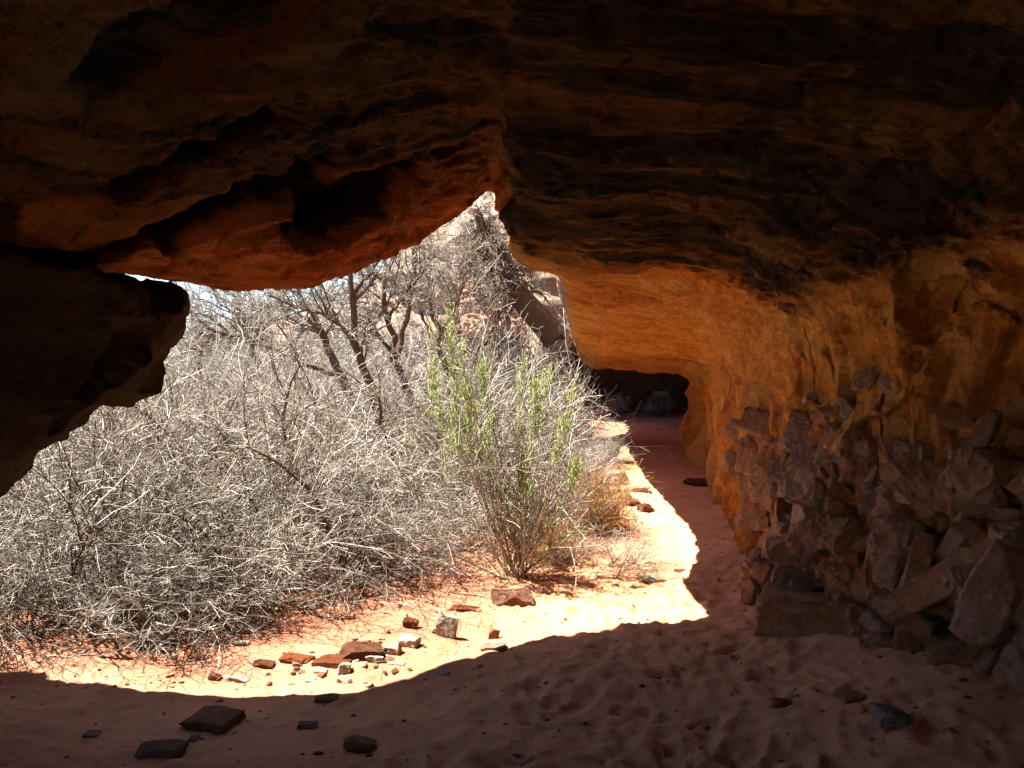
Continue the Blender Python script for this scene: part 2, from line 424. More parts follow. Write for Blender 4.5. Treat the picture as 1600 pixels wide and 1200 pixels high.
SCOOPS = [(at(565, 315, 4.3), (.42, .34, .6), .5, .30), (at(250, 360, 3.8), (1.0, .2, .6), .03, .2), (at(120, 395, 3.8), (.8, .16, .5), .0, .2),
          (at(400, 165, 2.7), (.6, .2, .6), .1, .14), (at(100, 250, 3.2), (.9, .13, .6), .03, .1), (at(880, 375, 5.8), (.32, .22, .6), 0, .10),
          (at(330, 305, 3.7), (.6, .10, .5), .05, .10), (at(560, 80, 2.7), (.3, .22, .6), .6, .12)]
RM = np.array([[.80, .36, -.48], [-.25, .92, .30], [.55, -.12, .83]])
CUSP = np.array(at(785, 280, 6.1)[:])
def displace(V):
    Nn = grad(cave, V)
    x, y, z = V.T
    isL = ((x < xrim(y) + .03) & (y < 6.8)).astype(float)
    down = np.clip(-Nn[:, 2], 0, 1)
    qd = y - ylip(np.clip(x, -8, 0))
    warp = fbm(V * .6, 2, 3) * .8
    SL = np.stack([x * .26, qd * 4.6 + warp, z * 3.2], 1)
    SR = np.stack([x * .34 + y * .05, y * 3.0 + warp, z * 4.2], 1)
    S = np.where(isL[:, None] > 0, SL, SR)
    t = fbm(S, 3, 21) * 2.2
    ter = np.floor(t) + sstep(.70, .97, t - np.floor(t))
    S2 = S * np.array([1.6, 2.6, 2.6])
    t2 = fbm(S2 + 9, 3, 25) * 2.4
    ter2 = np.floor(t2) + sstep(.75, .98, t2 - np.floor(t2))
    droof = (ter * .022 * (1 - .45 * isL) + ter2 * .011 + fbm(S * np.array([2.2, 1.9, 1.9]), 3, 41) * .03
             + fbm(V * 1.1, 2, 61) * .06 + fbm(V * 5.5, 4, 65) * .022 - sstep(.25, .5, fbm(V * np.array([5, 7, 7]), 3, 67)) * .03)
    hol = np.zeros(len(V))
    for c, r, rot, dep in SCOOPS:
        dx, dy = x - c[0], y - c[1]
        u = dx * math.cos(rot) + dy * math.sin(rot); w = -dx * math.sin(rot) + dy * math.cos(rot)
        e = np.sqrt((u / r[0]) ** 2 + (w / r[1]) ** 2 + ((z - c[2]) / r[2]) ** 2)
        m = e < 1.6
        if m.any():
            e = e[m] + fbm(V[m] * np.array([2.5, 5, 4]), 3, 71) * (.07 if dep > .25 else .2)
            hol[m] = np.maximum(hol[m], dep * (1 - sstep(.84, 1.0, e)))
    wallness = sstep(.35, .8, 1 - down) * sstep(-.15, .25, x - (np.interp(y, WY, WX) - .7))
    blk = wallness * (1 - sstep(6.2, 7.2, y)) * (1 - sstep(.85, 1.45, z + .5 * fbm(V * .9, 2, 88) - .1 * (5 - np.clip(y, 0, 5))))
    blk = blk * .55; blk = np.maximum(blk, .30 * wallness * (1 - sstep(5.8, 6.8, y)) * (1 - sstep(1.7, 2.2, z)) * sstep(-.3, .25, fbm(V * 1.3, 2, 87) + .1))
    vert = np.zeros((len(V), 3)); crk = np.zeros(len(V))
    m = blk > .01
    if m.any():
        Vm = V[m]
        B1 = (Vm + np.stack([fbm(Vm * 1.4, 2, 91), fbm(Vm * 1.4, 2, 92), fbm(Vm * 1.4, 2, 93)], 1) * .11) @ RM.T * np.array([4.2, 1.9, 1.2])
        F1, F2, H, D = worley(B1, 3)
        tl = np.stack([hr(H, 1), hr(H, 2), hr(H, 3)], 1) - .5
        facet = (hr(H, 4) - .5) * .30 + np.clip((D * tl).sum(1), -.5, .5) * .42
        F1b, F2b, Hb, Db = worley(B1 * 2.1 + 5, 9)
        facet += (hr(Hb, 4) - .5) * .10 + (Db * (np.stack([hr(Hb, 1), hr(Hb, 2), hr(Hb, 3)], 1) - .5)).sum(1) * .10
        cr = 1 - sstep(.0, .07, F2 - F1)
        facet = facet * (.55 + .9 * np.clip(fbm(Vm * 1.2, 2, 97) + .5, 0, 1)) - cr * .02 + fbm(Vm * np.array([5, 5, 9]), 4, 95) * .014
        vert[m] = (facet * blk[m])[:, None] * norm(Nn[m] * .4 + np.array([-.45, -.75, .12])); crk[m] = cr
    fold = fbm(np.stack([x * 2.2, y * 2.2, z * .55], 1), 4, 101) * .10 + ridged(np.stack([x * 3, y * 3, z * .8], 1), 2, 111) * .03
    fold = fold * (1.1 - .7 * blk) * (1 + .8 * sstep(10, 13, y))
    pk = fbm(np.stack([x * 1.6, y * 1.6, z * 1.1], 1), 3, 151); fold = fold - .16 * sstep(.28, .42, pk) * (1 - sstep(7, 9, y))
    disp = (1 - wallness) * droof + wallness * (fold + fbm(V * 2.5, 5, 121) * .06 - sstep(.3, .55, fbm(V * np.array([6, 6, 3.5]), 3, 125)) * .018)
    rdm = 1 - .7 * sstep(.5, .15, np.abs(x - xrim(y))) * sstep(6.4, 6.9, y) * (y < 20)
    led = (1 - isL) * (1 - wallness) * (1 - sstep(6.1, 6.35, y + .25 * fbm(np.stack([x, x * 0, x * 0], 1) * 1.3, 2, 5))) * sstep(.1, .5, x)
    edge = 1 - .6 * np.exp(-(qd / .35) ** 2) * (x < .3) * (y > 3.5) * (y < 7.2)
    cd_ = 1 - .95 * np.exp(-(((V - CUSP) ** 2) * np.array([1, .5, 1])).sum(1) / .30)
    V2 = V + Nn * (disp * edge * cd_ * rdm + led * .06 - hol * cd_)[:, None] + vert
    pat_shade = .26 + .50 * fbm(S * np.array([.9, .8, .8]), 4, 131) + hol * 3.0  # varnish streaks by noise; hollows coloured darker
    pat_shade += isL * (.12 - .42 * sstep(-1.6, -.2, qd) * sstep(-2.2, -1.0, x)) + (1 - isL) * (1 - wallness) * (.36 * (1 - sstep(5.3, 6.5, y)) - .30 * sstep(5.7, 6.6, y))  # painted shade on near right roof; left lip and ceiling beyond painted lighter
    pat_shade -= wallness * (.30 - .32 * (1 - sstep(3.6, 5.2, y)) * sstep(.6, 1.6, z))  # painted shade on the upper wall nearest the camera
    pat_shade += crk * .2 * blk
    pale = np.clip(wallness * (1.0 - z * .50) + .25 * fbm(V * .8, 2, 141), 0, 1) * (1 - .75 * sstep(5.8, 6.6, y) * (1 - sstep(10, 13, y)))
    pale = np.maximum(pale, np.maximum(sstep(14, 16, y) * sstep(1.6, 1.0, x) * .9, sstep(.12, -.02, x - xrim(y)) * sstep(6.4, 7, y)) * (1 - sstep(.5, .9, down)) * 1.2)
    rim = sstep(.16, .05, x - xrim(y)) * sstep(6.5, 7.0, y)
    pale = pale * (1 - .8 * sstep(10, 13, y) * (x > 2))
    pale = np.maximum(pale, rim * 1.3); pat_shade = pat_shade * (1 - rim) - rim * .5
    back = sstep(20, 23, y) * sstep(1.2, 2.0, x + (y > 27.5) * 3); pat_shade = np.maximum(pat_shade, back * .8); pale = pale * (1 - back)  # far alcove darkened by colour, standing in for deep shade
    red = isL * sstep(-2.2, -.3, qd)
    roof_shade = (1 - wallness) * ((1 - isL) * (1 - sstep(5.2, 6.75, y + .9 * fbm(S * np.array([1.2, .8, .8]), 3, 161))) + isL * sstep(-.35, -1.7, qd + .45 * fbm(V * .8, 2, 163)))  # painted shade dimming the near right roof and inner left lobe
    return V2, pat_shade, pale, np.stack([red, roof_shade], 1)
def norm(a): return a / (np.linalg.norm(a, axis=-1, keepdims=True) + 1e-9)

V, Q = surface_nets(cave, (-6.6, -3.2, -.6), (9.6, 29.8, 5.9), .065)
V, Q = subdiv(V, Q)
V2, pat_shade, pale, red = displace(V)
for lvl in range(2):      # finer mesh where the wall is broken up
    c = V[Q].mean(1)
    sel = (c[:, 0] > 1.25) & (c[:, 0] < 4) & (c[:, 1] > 2.6) & (c[:, 1] < 7.5) & (c[:, 2] < 2.3) & (c[:, 2] > -.1)
    if lvl == 0: sel = sel | ((c[:, 0] > -3.2) & (c[:, 0] < 4) & (c[:, 1] > 1.6) & (c[:, 1] < 9) & (c[:, 2] < 3.5) & (c[:, 2] > -.1))
    Qs, Qr = Q[sel], Q[~sel]
    used, inv = np.unique(Qs, return_inverse=True)
    Vs, Fs = subdiv(V[used], inv.reshape(-1, 4))
    n0 = len(used)
    E = np.sort(np.stack([inv.reshape(-1, 4), np.roll(inv.reshape(-1, 4), -1, 1)], 2).reshape(-1, 2), 1)
    uk, ct = np.unique(E[:, 0].astype(np.int64) * n0 + E[:, 1], return_counts=True)
    N2, p2, l2, r2 = displace(Vs[n0:])
    b = np.nonzero(ct == 1)[0]; a0, a1 = used[uk[b] // n0], used[uk[b] % n0]
    N2[b] = (V2[a0] + V2[a1]) / 2
    mp = np.concatenate([used, np.arange(len(Vs) - n0) + len(V)])
    V = np.concatenate([V, Vs[n0:]]); V2 = np.concatenate([V2, N2]); pat_shade = np.concatenate([pat_shade, p2]); pale = np.concatenate([pale, l2]); red = np.concatenate([red, r2])
    Q = np.concatenate([Qr, mp[Fs]])
print('cave verts', len(V2))
cave_me = mesh_np('rock_shelter', V2, Q, M['roof'], attrs={'patina_shade': pat_shade, 'pale': pale, 'iron': red[:, 0], 'roof_shade': red[:, 1]})
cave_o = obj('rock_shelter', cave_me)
tag(cave_o, 'orange sandstone roof and right wall of the rock shelter, broken into blocks low down', 'rock shelter', kind='structure')

# ------------------------------------------------------------------ left outcrop (silhouette like a blunt snout)
PZ = [-.6, 0, .5, .976, 1.12, 1.25, 1.34, 1.445, 1.55, 1.64, 1.75, 1.84, 1.875, 1.93, 2.0, 2.04, 2.075, 2.2, 3]
PX = [-3.9, -3.55, -3.2, -2.885, -2.78, -2.49, -2.42, -2.11, -2.02, -1.97, -1.87, -1.84, -1.88, -1.83, -1.88, -2.02, -2.22, -2.6, -2.7]
def outcrop(X, Y, Z):
    q = 3.9 / 4.8
    p = np.interp((Z - CAMZ) / q + CAMZ, PZ, PX) * q
    d1 = (X - p) * .75
    d2 = np.abs(Y - 3.7 + .12 * (X + 2)) - .36 - .08 * np.clip(-2.2 - X, 0, 3)
    d = smax(d1, d2, .12)
    d = smax(d, -6.0 - X, .2)
    return smax(d, Z - 2.75, .2)
V, Q = surface_nets(outcrop, (-6.3, 2.0, -.5), (-1.2, 5.6, 2.9), .05)
V, Q = subdiv(V, Q)
G = grad(outcrop, V)
d = fbm(V * 3.0, 5, 201) * .07 + ridged(V * np.array([2.5, 2.5, 6]), 3, 211) * .02
sil = 1 - .35 * np.clip(1 - np.abs(V[:, 1] - 3.9), 0, 1)
F1, F2, H, D = worley((V + fbm(V * 2, 2, 5)[:, None] * .08) * 3.2, 77)
d += (hr(H, 1) - .5) * .07 + (D * (np.stack([hr(H, 2), hr(H, 3), hr(H, 4)], 1) - .5)).sum(1) * .10
V = V + G * (d * sil)[:, None]
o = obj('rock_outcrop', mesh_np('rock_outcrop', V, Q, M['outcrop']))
tag(o, 'dark blunt rock outcrop jutting from the left side of the opening, just under the roof', 'rock outcrop')

# ------------------------------------------------------------------ ground
def axis(spec):
    out = []
    for a, b, s in spec: out.append(np.arange(a, b - 1e-6, s))
    out.append([spec[-1][1]])
    return np.concatenate(out)
gx = axis([(-400, -100, 50), (-100, -30, 7), (-30, -10, 1.2), (-10, -4.2, .2), (-4.2, -2.6, .05), (-2.6, 3.0, .024), (3.0, 6, .1), (6, 12, .5), (12, 60, 6), (60, 400, 40)])
gy = axis([(-30, -4, 2), (-4, 2.6, .25), (2.6, 7.5, .024), (7.5, 12, .05), (12, 20, .12), (20, 40, .5), (40, 110, 2.5), (110, 600, 50)])
X, Y = np.meshgrid(gx, gy, indexing='ij')
def hill_b(a): return np.interp(a, [-1.2, -.6, -.4, -.3, -.2, -.13, -.08, -.04, 0], [.03, .035, .038, .045, .065, .105, .15, .19, .2])
def ground_h(x, y, fine=False):
    x = np.asarray(x, float).ravel(); y = np.asarray(y, float).ravel()
    P = np.stack([x, y, x * 0], 1)
    h = fbm(P * .45, 3, 301) * .08
    h += sstep(.9, 2.4, x + .3 * (5 - np.clip(y, 0, 9)) * .4) * .16 * (1 - sstep(8, 11, y))
    a = x / np.maximum(y, 1)
    rise = sstep(15, 62, y) * (1.5 + hill_b(a) * 62) * sstep(.3, 3.0, -x - .2) * np.where(y > 62, np.clip(1 - (y - 62) / 500, .2, 1), 1)
    h += rise * (1 + .10 * fbm(P * .05, 3, 311)) + sstep(16, 30, y) * sstep(1, 5, -x) * fbm(P * .35, 4, 321) * .5
    h += sstep(-.2, -3.5, x) * 0
    h += .12 * sstep(6.0, 8.5, y) * sstep(.8, -.4, x) * 0
    if fine:
        near = (y > 2) & (y < 14) & (np.abs(x) < 6)
        hh = np.zeros(len(x))
        Pn = P[near]
        hh[near] = fbm(Pn * 2.2, 4, 331) * .009 + fbm(Pn * 9, 4, 341) * .011 * (.5 + sstep(-.2, .3, fbm(Pn * .9, 2, 343)))
        h = h + hh
        # footprints in the trodden sand
        rr = np.random.default_rng(5)
        for _ in range(1200):
            if rr.random() < .75:
                t = rr.random(); fy = 3.0 + 4.6 * t ** 1.2; fx = rr.normal(.75, .75) + .05 * fy
            else:
                fx, fy = rr.uniform(-2.5, 1.8), rr.uniform(3.2, 12)
            if fx < -.4 and fy > 4.6: continue
            an = rr.normal(.15, .7); L = rr.uniform(.06, .135); W = L * rr.uniform(.38, .6); dp = rr.uniform(.004, .014) * L / .12
            m = (np.abs(x - fx) < .4) & (np.abs(y - fy) < .4)
            u = (x[m] - fx) * math.sin(an) + (y[m] - fy) * math.cos(an); w = (x[m] - fx) * math.cos(an) - (y[m] - fy) * math.sin(an)
            w = w / (1 + .25 * np.sin(u * 14)); r = np.sqrt((u / L) ** 2 + (w / W) ** 2)
            h[m] += -dp * (1 - sstep(.55, 1.05, r)) + dp * .45 * np.exp(-((r - 1.25) / .22) ** 2)
    return h
Z = ground_h(X, Y, True)
a_ = (X / np.maximum(Y, 1)).ravel()
xf, yf = X.ravel(), Y.ravel()
front = np.interp(xf, [-3, -2, -1.45, -.9, -.5, .57, 1.2], [4.7, 4.7, 5.2, 5.7, 6.5, 7.4, 9.5])
litter = sstep(-.2, .7, yf - front) * sstep(1.5, .9, xf) * (yf < 30)
path_lift = (1 - sstep(.5, -.7, xf) * sstep(3.9, 4.5, yf)) * (1 - sstep(13, 18, yf))  # trodden sand paler; shaded foreground lightened too, brightness put into the colour
hillm = sstep(14, 24, yf) * sstep(0, 2, -xf)
nx, ny = len(gx), len(gy)
idx = np.arange(nx * ny).reshape(nx, ny)
F = np.stack([idx[:-1, :-1], idx[1:, :-1], idx[1:, 1:], idx[:-1, 1:]], 2).reshape(-1, 4)
o = obj('ground', mesh_np('ground', np.stack([xf, yf, Z], 1), F, M['sand'], attrs={'litter': litter, 'hill': hillm, 'path': path_lift}))
tag(o, 'red sandy ground trodden with footprints, rising to a tan hillside far behind', 'ground', kind='structure')
def gz(x, y): return float(ground_h([x], [y])[0])

# ------------------------------------------------------------------ cliffs beyond the opening
def lump(name, c, r, mat, s, strata=1.0, lean=(0, 0), n=150, power=2.6):
    u = np.linspace(0, 2 * math.pi, n * 2, endpoint=False); v = np.linspace(.02, math.pi - .02, n)
    U, W = np.meshgrid(u, v, indexing='ij')
    def sp(t, p): return np.sign(t) * np.abs(t) ** (2 / p)
    P = np.stack([sp(np.cos(U), power) * np.sin(W) ** (2 / power), sp(np.sin(U), power) * np.sin(W) ** (2 / power), sp(np.cos(W), power)], 2).reshape(-1, 3)
    P *= np.array(r); P[:, 0] += P[:, 2] * lean[0]; P[:, 1] += P[:, 2] * lean[1]
    Nv = P / np.array(r) ** 2; Nv /= np.linalg.norm(Nv, axis=1)[:, None]
    W0 = P + np.array(c)
    t = W0[:, 2] * 1.1 + fbm(W0 * .35, 3, s) * 1.2
    d = (sstep(.3, .9, t - np.floor(t)) - .5) * .3 * strata + fbm(W0 * .7, 5, s + 5) * .55 + ridged(W0 * np.array([.9, .9, .4]), 3, s + 9) * .12
    P = P + Nv * (d * max(min(r), 1.1) / 2.2)[:, None]
    idx = np.arange(n * 2 * n).reshape(n * 2, n)
    F = np.stack([idx, np.roll(idx, -1, 0)], 2)
    F = np.stack([idx[:, :-1], idx[:, 1:], np.roll(idx, -1, 0)[:, 1:], np.roll(idx, -1, 0)[:, :-1]], 2).reshape(-1, 4)
    return obj(name, mesh_np(name, P, F, mat), loc=c)
tag(lump('cliff', (.80, 18.0, 2.0), (.45, 1.3, 4.7), M['cliff'], 401, lean=(.02, .3)), 'pale sunlit sandstone buttress behind the dead shrubs', 'cliff', kind='structure')
tag(lump('cliff', (-1.2, 33.5, 1.0), (4.2, 4.5, 8.6), M['cliff'], 431, lean=(.15, .55)), 'tall pale cliff face seen through the notch of the roof', 'cliff', kind='structure')

# ------------------------------------------------------------------ loose stones
def stone_mesh(name, dims, mat, seed, sharp=.5, sub=2):
    r = random.Random(seed)
    bm = bmesh.new()
    for _ in range(14):
        p = Vector((r.gauss(0, 1), r.gauss(0, 1), r.gauss(0, 1))).normalized()
        p = Vector([math.copysign(abs(c) ** (1 - sharp * .5), c) for c in p])
        p.x *= dims[0] / 2 * r.uniform(.8, 1.08); p.y *= dims[1] / 2 * r.uniform(.8, 1.08); p.z *= dims[2] / 2 * r.uniform(.85, 1.05)
        bm.verts.new(p)
    res = bmesh.ops.convex_hull(bm, input=bm.verts)
    bmesh.ops.delete(bm, geom=[e for e in res.get('geom_interior', []) if isinstance(e, bmesh.types.BMVert)], context='VERTS')
    bmesh.ops.dissolve_limit(bm, angle_limit=.25, verts=bm.verts, edges=bm.edges)
    bmesh.ops.bevel(bm, geom=list(bm.edges), offset=min(dims) * .07, segments=2, profile=.6, affect='EDGES')
    bmesh.ops.triangulate(bm, faces=bm.faces)
    for _ in range(sub): bmesh.ops.subdivide_edges(bm, edges=bm.edges, cuts=1, use_grid_fill=True)
    P = np.array([v.co[:] for v in bm.verts]); nn = np.array([v.normal[:] for v in bm.verts])
    bm.normal_update()
    k = 1 / max(dims)
    d = fbm(P * k * 3.2 + seed, 4, seed) * min(dims) * .10 + fbm(P * np.array([k * 3, k * 3, k * 14]) + seed, 3, seed + 3) * min(dims) * .05
    nn = np.array([v.normal[:] for v in bm.verts])
    P += nn * d[:, None]
    for v, p in zip(bm.verts, P): v.co = p
    me = bpy.data.meshes.new(name); bm.to_mesh(me); bm.free()
    me.materials.append(mat)
    me.polygons.foreach_set('use_smooth', [True] * len(me.polygons))
    if hasattr(me, 'set_sharp_from_angle'): me.set_sharp_from_angle(angle=math.radians(35))
    return me

def block_mesh(name, dims, mat, seed, cuts=5):
    r = random.Random(seed); bm = bmesh.new()
    bmesh.ops.create_cube(bm, size=1.0)
    for v in bm.verts: v.co = Vector([v.co[i] * dims[i] * r.uniform(.88, 1.1) for i in range(3)])
    for _ in range(cuts):
        nrm = Vector((r.choice((-1, 1)) * r.uniform(.3, 1), r.uniform(-1, .3), r.choice((-1, 1)) * r.uniform(.2, 1)))
        nrm = Vector([nrm[i] / dims[i] for i in range(3)]).normalized()
        ext = max(nrm.dot(v.co) for v in bm.verts)
        g = bmesh.ops.bisect_plane(bm, geom=bm.verts[:] + bm.edges[:] + bm.faces[:], plane_co=nrm * ext * r.uniform(.62, .88), plane_no=nrm, clear_outer=True)
        ed = [e for e in g['geom_cut'] if isinstance(e, bmesh.types.BMEdge)]
        if ed: bmesh.ops.contextual_create(bm, geom=ed)
    bmesh.ops.bevel(bm, geom=list(bm.edges), offset=min(dims) * .035, segments=1, affect='EDGES')
    bmesh.ops.triangulate(bm, faces=bm.faces)
    for _ in range(3):
        le = [e for e in bm.edges if e.calc_length() > max(dims) * .07]
        if le: bmesh.ops.subdivide_edges(bm, edges=le, cuts=1)
        bmesh.ops.triangulate(bm, faces=bm.faces)
    bm.normal_update()
    P = np.array([v.co[:] for v in bm.verts]); nn = np.array([v.normal[:] for v in bm.verts]); k = 1 / max(dims)
    d = fbm(P * k * 3 + seed, 4, seed) * min(dims) * .07
    t = fbm(P * np.array([k * 1.5, k * 1.5, k * 7]) + seed * 2, 2, seed + 1) * 3
    d += (sstep(.6, .9, t - np.floor(t)) - .5) * min(dims) * .05
    P += nn * d[:, None]
    for v, p in zip(bm.verts, P): v.co = p
    me = bpy.data.meshes.new(name); bm.to_mesh(me); bm.free(); me.materials.append(mat)
    me.polygons.foreach_set('use_smooth', [True] * len(me.polygons))
    if hasattr(me, 'set_sharp_from_angle'): me.set_sharp_from_angle(angle=math.radians(28))
    return me

def ground_at(px, py):
    Y = CAMZ * FPX / (py - HY)
    for _ in range(4): Y = (CAMZ - gz((px - CX) / FPX * Y, Y)) * FPX / (py - HY)
    return (px - CX) / FPX * Y, Y
# px, py(base), width px, height px, flat ratio depth, material, tilt, label
STONES = [
 (696, 1000, 34, 44, .8, 'pale_stone', .15, 'upright cream stone, the tallest of the pale stones on the sunlit sand'),
 (634, 1015, 36, 24, .8, 'pale_stone', .1, 'blocky cream stone with a notched top, just left of the upright cream stone'),
 (608, 1027, 30, 24, .9, 'pale_stone', -.2, 'cream stone touching the left side of the blocky notched stone'),
 (583, 1037, 30, 15, .9, 'pale_stone', .1, 'flat cream stone in front of the red flat slab'),
 (616, 1044, 30, 8, .8, 'pale_stone', 0, 'thin flat white stone lying just below the blocky pair'),
 (457, 1038, 54, 17, .6, 'red_stone', .05, 'brick red slab with a straight front edge, on the sand below the twigs'),
 (560, 1034, 66, 34, 1.0, 'red_stone', .12, 'broad flat salmon slab leaning behind the cream stones'),
 (515, 1045, 60, 14, 1.0, 'red_stone', 0, 'pink flat slab half sunk beside the brick red slab'),
 (535, 1055, 20, 20, .8, 'pale_stone', .2, 'small upright white stone in front of the pink flat slab'),
 (498, 1056, 20, 10, .8, 'pale_stone', 0, 'small low white stone left of the upright white one'),
 (534, 1072, 20, 13, .8, 'pale_stone', .3, 'small white stone nearest the shadow edge'),
 (482, 1071, 14, 9, .8, 'pale_stone', 0, 'tiny white stone left of the one nearest the shadow edge'),
 (728, 958, 52, 10, .6, 'red_stone', .02, 'thin dark red slab lying behind the upright cream stone'),
 (800, 948, 64, 30, .9, 'red_stone', -.05, 'thick red slab with a pale flat top at the foot of the green bush'),
 (771, 1002, 16, 22, .8, 'sandy_stone', .2, 'small dark pointed stone on the edge of the shadow'),
 (770, 1020, 40, 16, .8, 'sandy_stone', 0, 'low brown stone under the pointed stone'),
 (640, 983, 24, 17, .8, 'red_stone', .2, 'small dark red stone behind the blocky notched stone'),
 (366, 1070, 34, 14, .8, 'pale_stone', .1, 'pinkish flat stone at the shadow edge, below the fallen branch'),
 (330, 1067, 18, 14, .8, 'red_stone', .2, 'small red stone left of the pinkish flat stone'),
 (405, 1046, 34, 14, .8, 'red_stone', .1, 'low tan stone between the brick red slab and the pinkish stone'),
 (300, 1038, 26, 10, .8, 'red_stone', 0, 'low orange stone under the overhanging twigs'),
 (370, 1012, 26, 9, .8, 'pale_stone', 0, 'small tan stone among the twig shadows'),
 (536, 972, 34, 8, .6, 'red_stone', 0, 'thin orange slab at the edge of the dead shrubs'),
 (1024, 912, 44, 12, .7, 'pale_stone', .25, 'flat white stone lying alone on the brightest sand'),
 (1066, 896, 20, 6, .8, 'red_stone', 0, 'small brown stone just above the flat white stone'),
 (318, 1146, 84, 46, .9, 'sandy_stone', .1, 'large dark red wedge of stone in the shade at lower left'),
 (505, 1100, 36, 14, .8, 'sandy_stone', 0, 'low grey red stone just inside the shadow'),
 (556, 1178, 50, 32, .9, 'sandy_stone', .3, 'dark grey pointed stone on the shaded sand'),
 (240, 1188, 76, 26, .8, 'sandy_stone', .0, 'flat dark slab in the shade below the large red wedge'),
 (476, 1143, 30, 12, .8, 'sandy_stone', 0, 'small dark stone between the wedge and the pointed stone'),
 (135, 1156, 26, 10, .8, 'sandy_stone', 0, 'small flat dark stone at far lower left'),
 (296, 1164, 16, 9, .8, 'sandy_stone', 0, 'pebble lying against the front of the large red wedge'),
 (1408, 1140, 60, 40, .8, 'pale_stone', .2, 'grey white stone at the foot of the right wall'),
 (1340, 1100, 46, 18, .8, 'wall_slab', .1, 'low broken stone left of the grey white stone'),
 (1230, 1108, 30, 16, .8, 'sandy_stone', .2, 'brown stone half buried in the shaded sand near the right wall'),
]
for k, (px, py, w, h, dr, mt, tilt, lab) in enumerate(STONES):
    x0, y0 = ground_at(px, py)
    s = y0 / FPX
    dep = max(w * s * dr * .8, .05) * (.6 if h > w else 1)
    dims = (w * s, dep, max(h * s - dep * CAMZ / y0, h * s * .45) * 1.25)
    me = block_mesh('stone', dims, M[mt], 40 + k, 6)
    o = obj('stone', me, loc=(x0, y0 + dims[1] * .45, gz(x0, y0) + dims[2] * (.12 if mt == 'sandy_stone' else .22)))
    o.rotation_euler = (random.uniform(-.08, .08), tilt, random.uniform(-.3, .3))
    tag(o, lab, 'stone', 'loose stones on the sand')

# slabs broken from the right wall, set on the wall where a ray meets it
FRG = [block_mesh('stone', d_, M[m_], 900 + i, 6) for i, (d_, m_) in enumerate([((1, .8, .35), 'pale_stone'), ((1, .9, .3), 'red_stone'), ((.8, .7, .5), 'pale_stone'), ((1.1, .6, .25), 'red_stone'), ((1, .9, .3), 'sandy_stone')])]
rf_ = random.Random(77)
for k in range(46):
    cx_, cy_ = (rf_.gauss(575, 70), rf_.gauss(1035, 24)) if k < 30 else (rf_.gauss(380, 90), rf_.gauss(1055, 16))
    cy_ = min(max(cy_, 990), 1078)
    x0, y0 = ground_at(cx_, cy_); sz = rf_.uniform(.022, .06)
    if k > 22: sz *= .7
    o = obj('stone', FRG[k % 5], loc=(x0, y0, gz(x0, y0) + sz * .06)); o.scale = (sz,) * 3
    o.rotation_euler = (rf_.uniform(-.3, .3), rf_.uniform(-.3, .3), rf_.uniform(0, 6.28))
    tag(o, 'small angular stone fragment scattered on the sunlit sand near the shadow edge', 'stone', 'small stone fragments on the sunlit sand')

def wall_hit(px, py):
    dv = at(px, py, 1.0) - Vector((0, 0, CAMZ))
    t = 1.5
    for _ in range(400):
        p = dv * t
        d_ = float(cave(np.array([p.x]), np.array([p.y]), np.array([p.z + CAMZ]))[0])
        if d_ < .01: break
        t += max(d_ * .6, .01)
    return dv * t + Vector((0, 0, CAMZ))
SLABS = [
 (1298, 985, 190, 95, .45, .04, 'broad pale slab lying at the foot of the right wall beside the sand'),
 (1225, 1000, 70, 60, .6, .3, 'short pale slab at the corner where the wall meets the sand'),
 (1395, 862, 58, 100, .5, .25, 'tall light slab leaning left against the wall'),
 (1440, 900, 40, 130, .5, .30, 'narrow slab leaning beside the tall light slab'),
 (1490, 905, 210, 46, .5, -.62, 'long slab sloping down to the left across the wall'),
 (1215, 752, 62, 66, .5, .12, 'square reddish block at the edge of the orange lit strip'),
 (1175, 712, 40, 46, .5, .1, 'small square block above the square reddish block'),
 (1265, 740, 62, 80, .5, .25, 'pinkish block standing right of the square reddish block'),
 (1192, 805, 62, 40, .6, .1, 'dark jutting block over the orange lit strip'),
 (1180, 760, 40, 34, .6, -.1, 'small pink block under the square reddish block'),
 (1250, 850, 60, 84, .5, .5, 'slanting purple block below the dark jutting block'),
 (1200, 895, 66, 50, .5, .2, 'purple block low on the wall above the pale slab'),
 (1290, 830, 90, 50, .5, -.5, 'fractured ledge stone slanting up to the right'),
 (1355, 596, 34, 24, .5, .05, 'small brick shaped block set in the wall, the left one of a pair'),
 (1400, 598, 36, 24, .5, -.05, 'pink brick shaped block set in the wall, the right one of a pair'),
 (1260, 680, 50, 60, .5, .35, 'tilted block beneath the orange bulge of the wall'),
 (1440, 750, 110, 80, .4, .1, 'broad grey brown block in the dark part of the wall'),
 (1530, 760, 70, 110, .5, -.1, 'upright dark block near the right side of the wall'),
 (1350, 700, 60, 70, .5, .4, 'angular block between the tilted block and the broad grey block'),
 (1330, 900, 60, 70, .6, -.3, 'dark wedge between the leaning slabs and the broad pale slab'),
 (1390, 1010, 70, 50, .6, .2, 'brown block over the hollow at the wall foot'),
 (1560, 930, 70, 160, .5, .5, 'tall dark slab leaning at the far right'),
 (1450, 1080, 60, 90, .6, .35, 'dark stone standing in the hollow at the wall foot'),
 (1520, 1030, 80, 60, .6, -.2, 'dark block behind the standing stone in the hollow'),
]
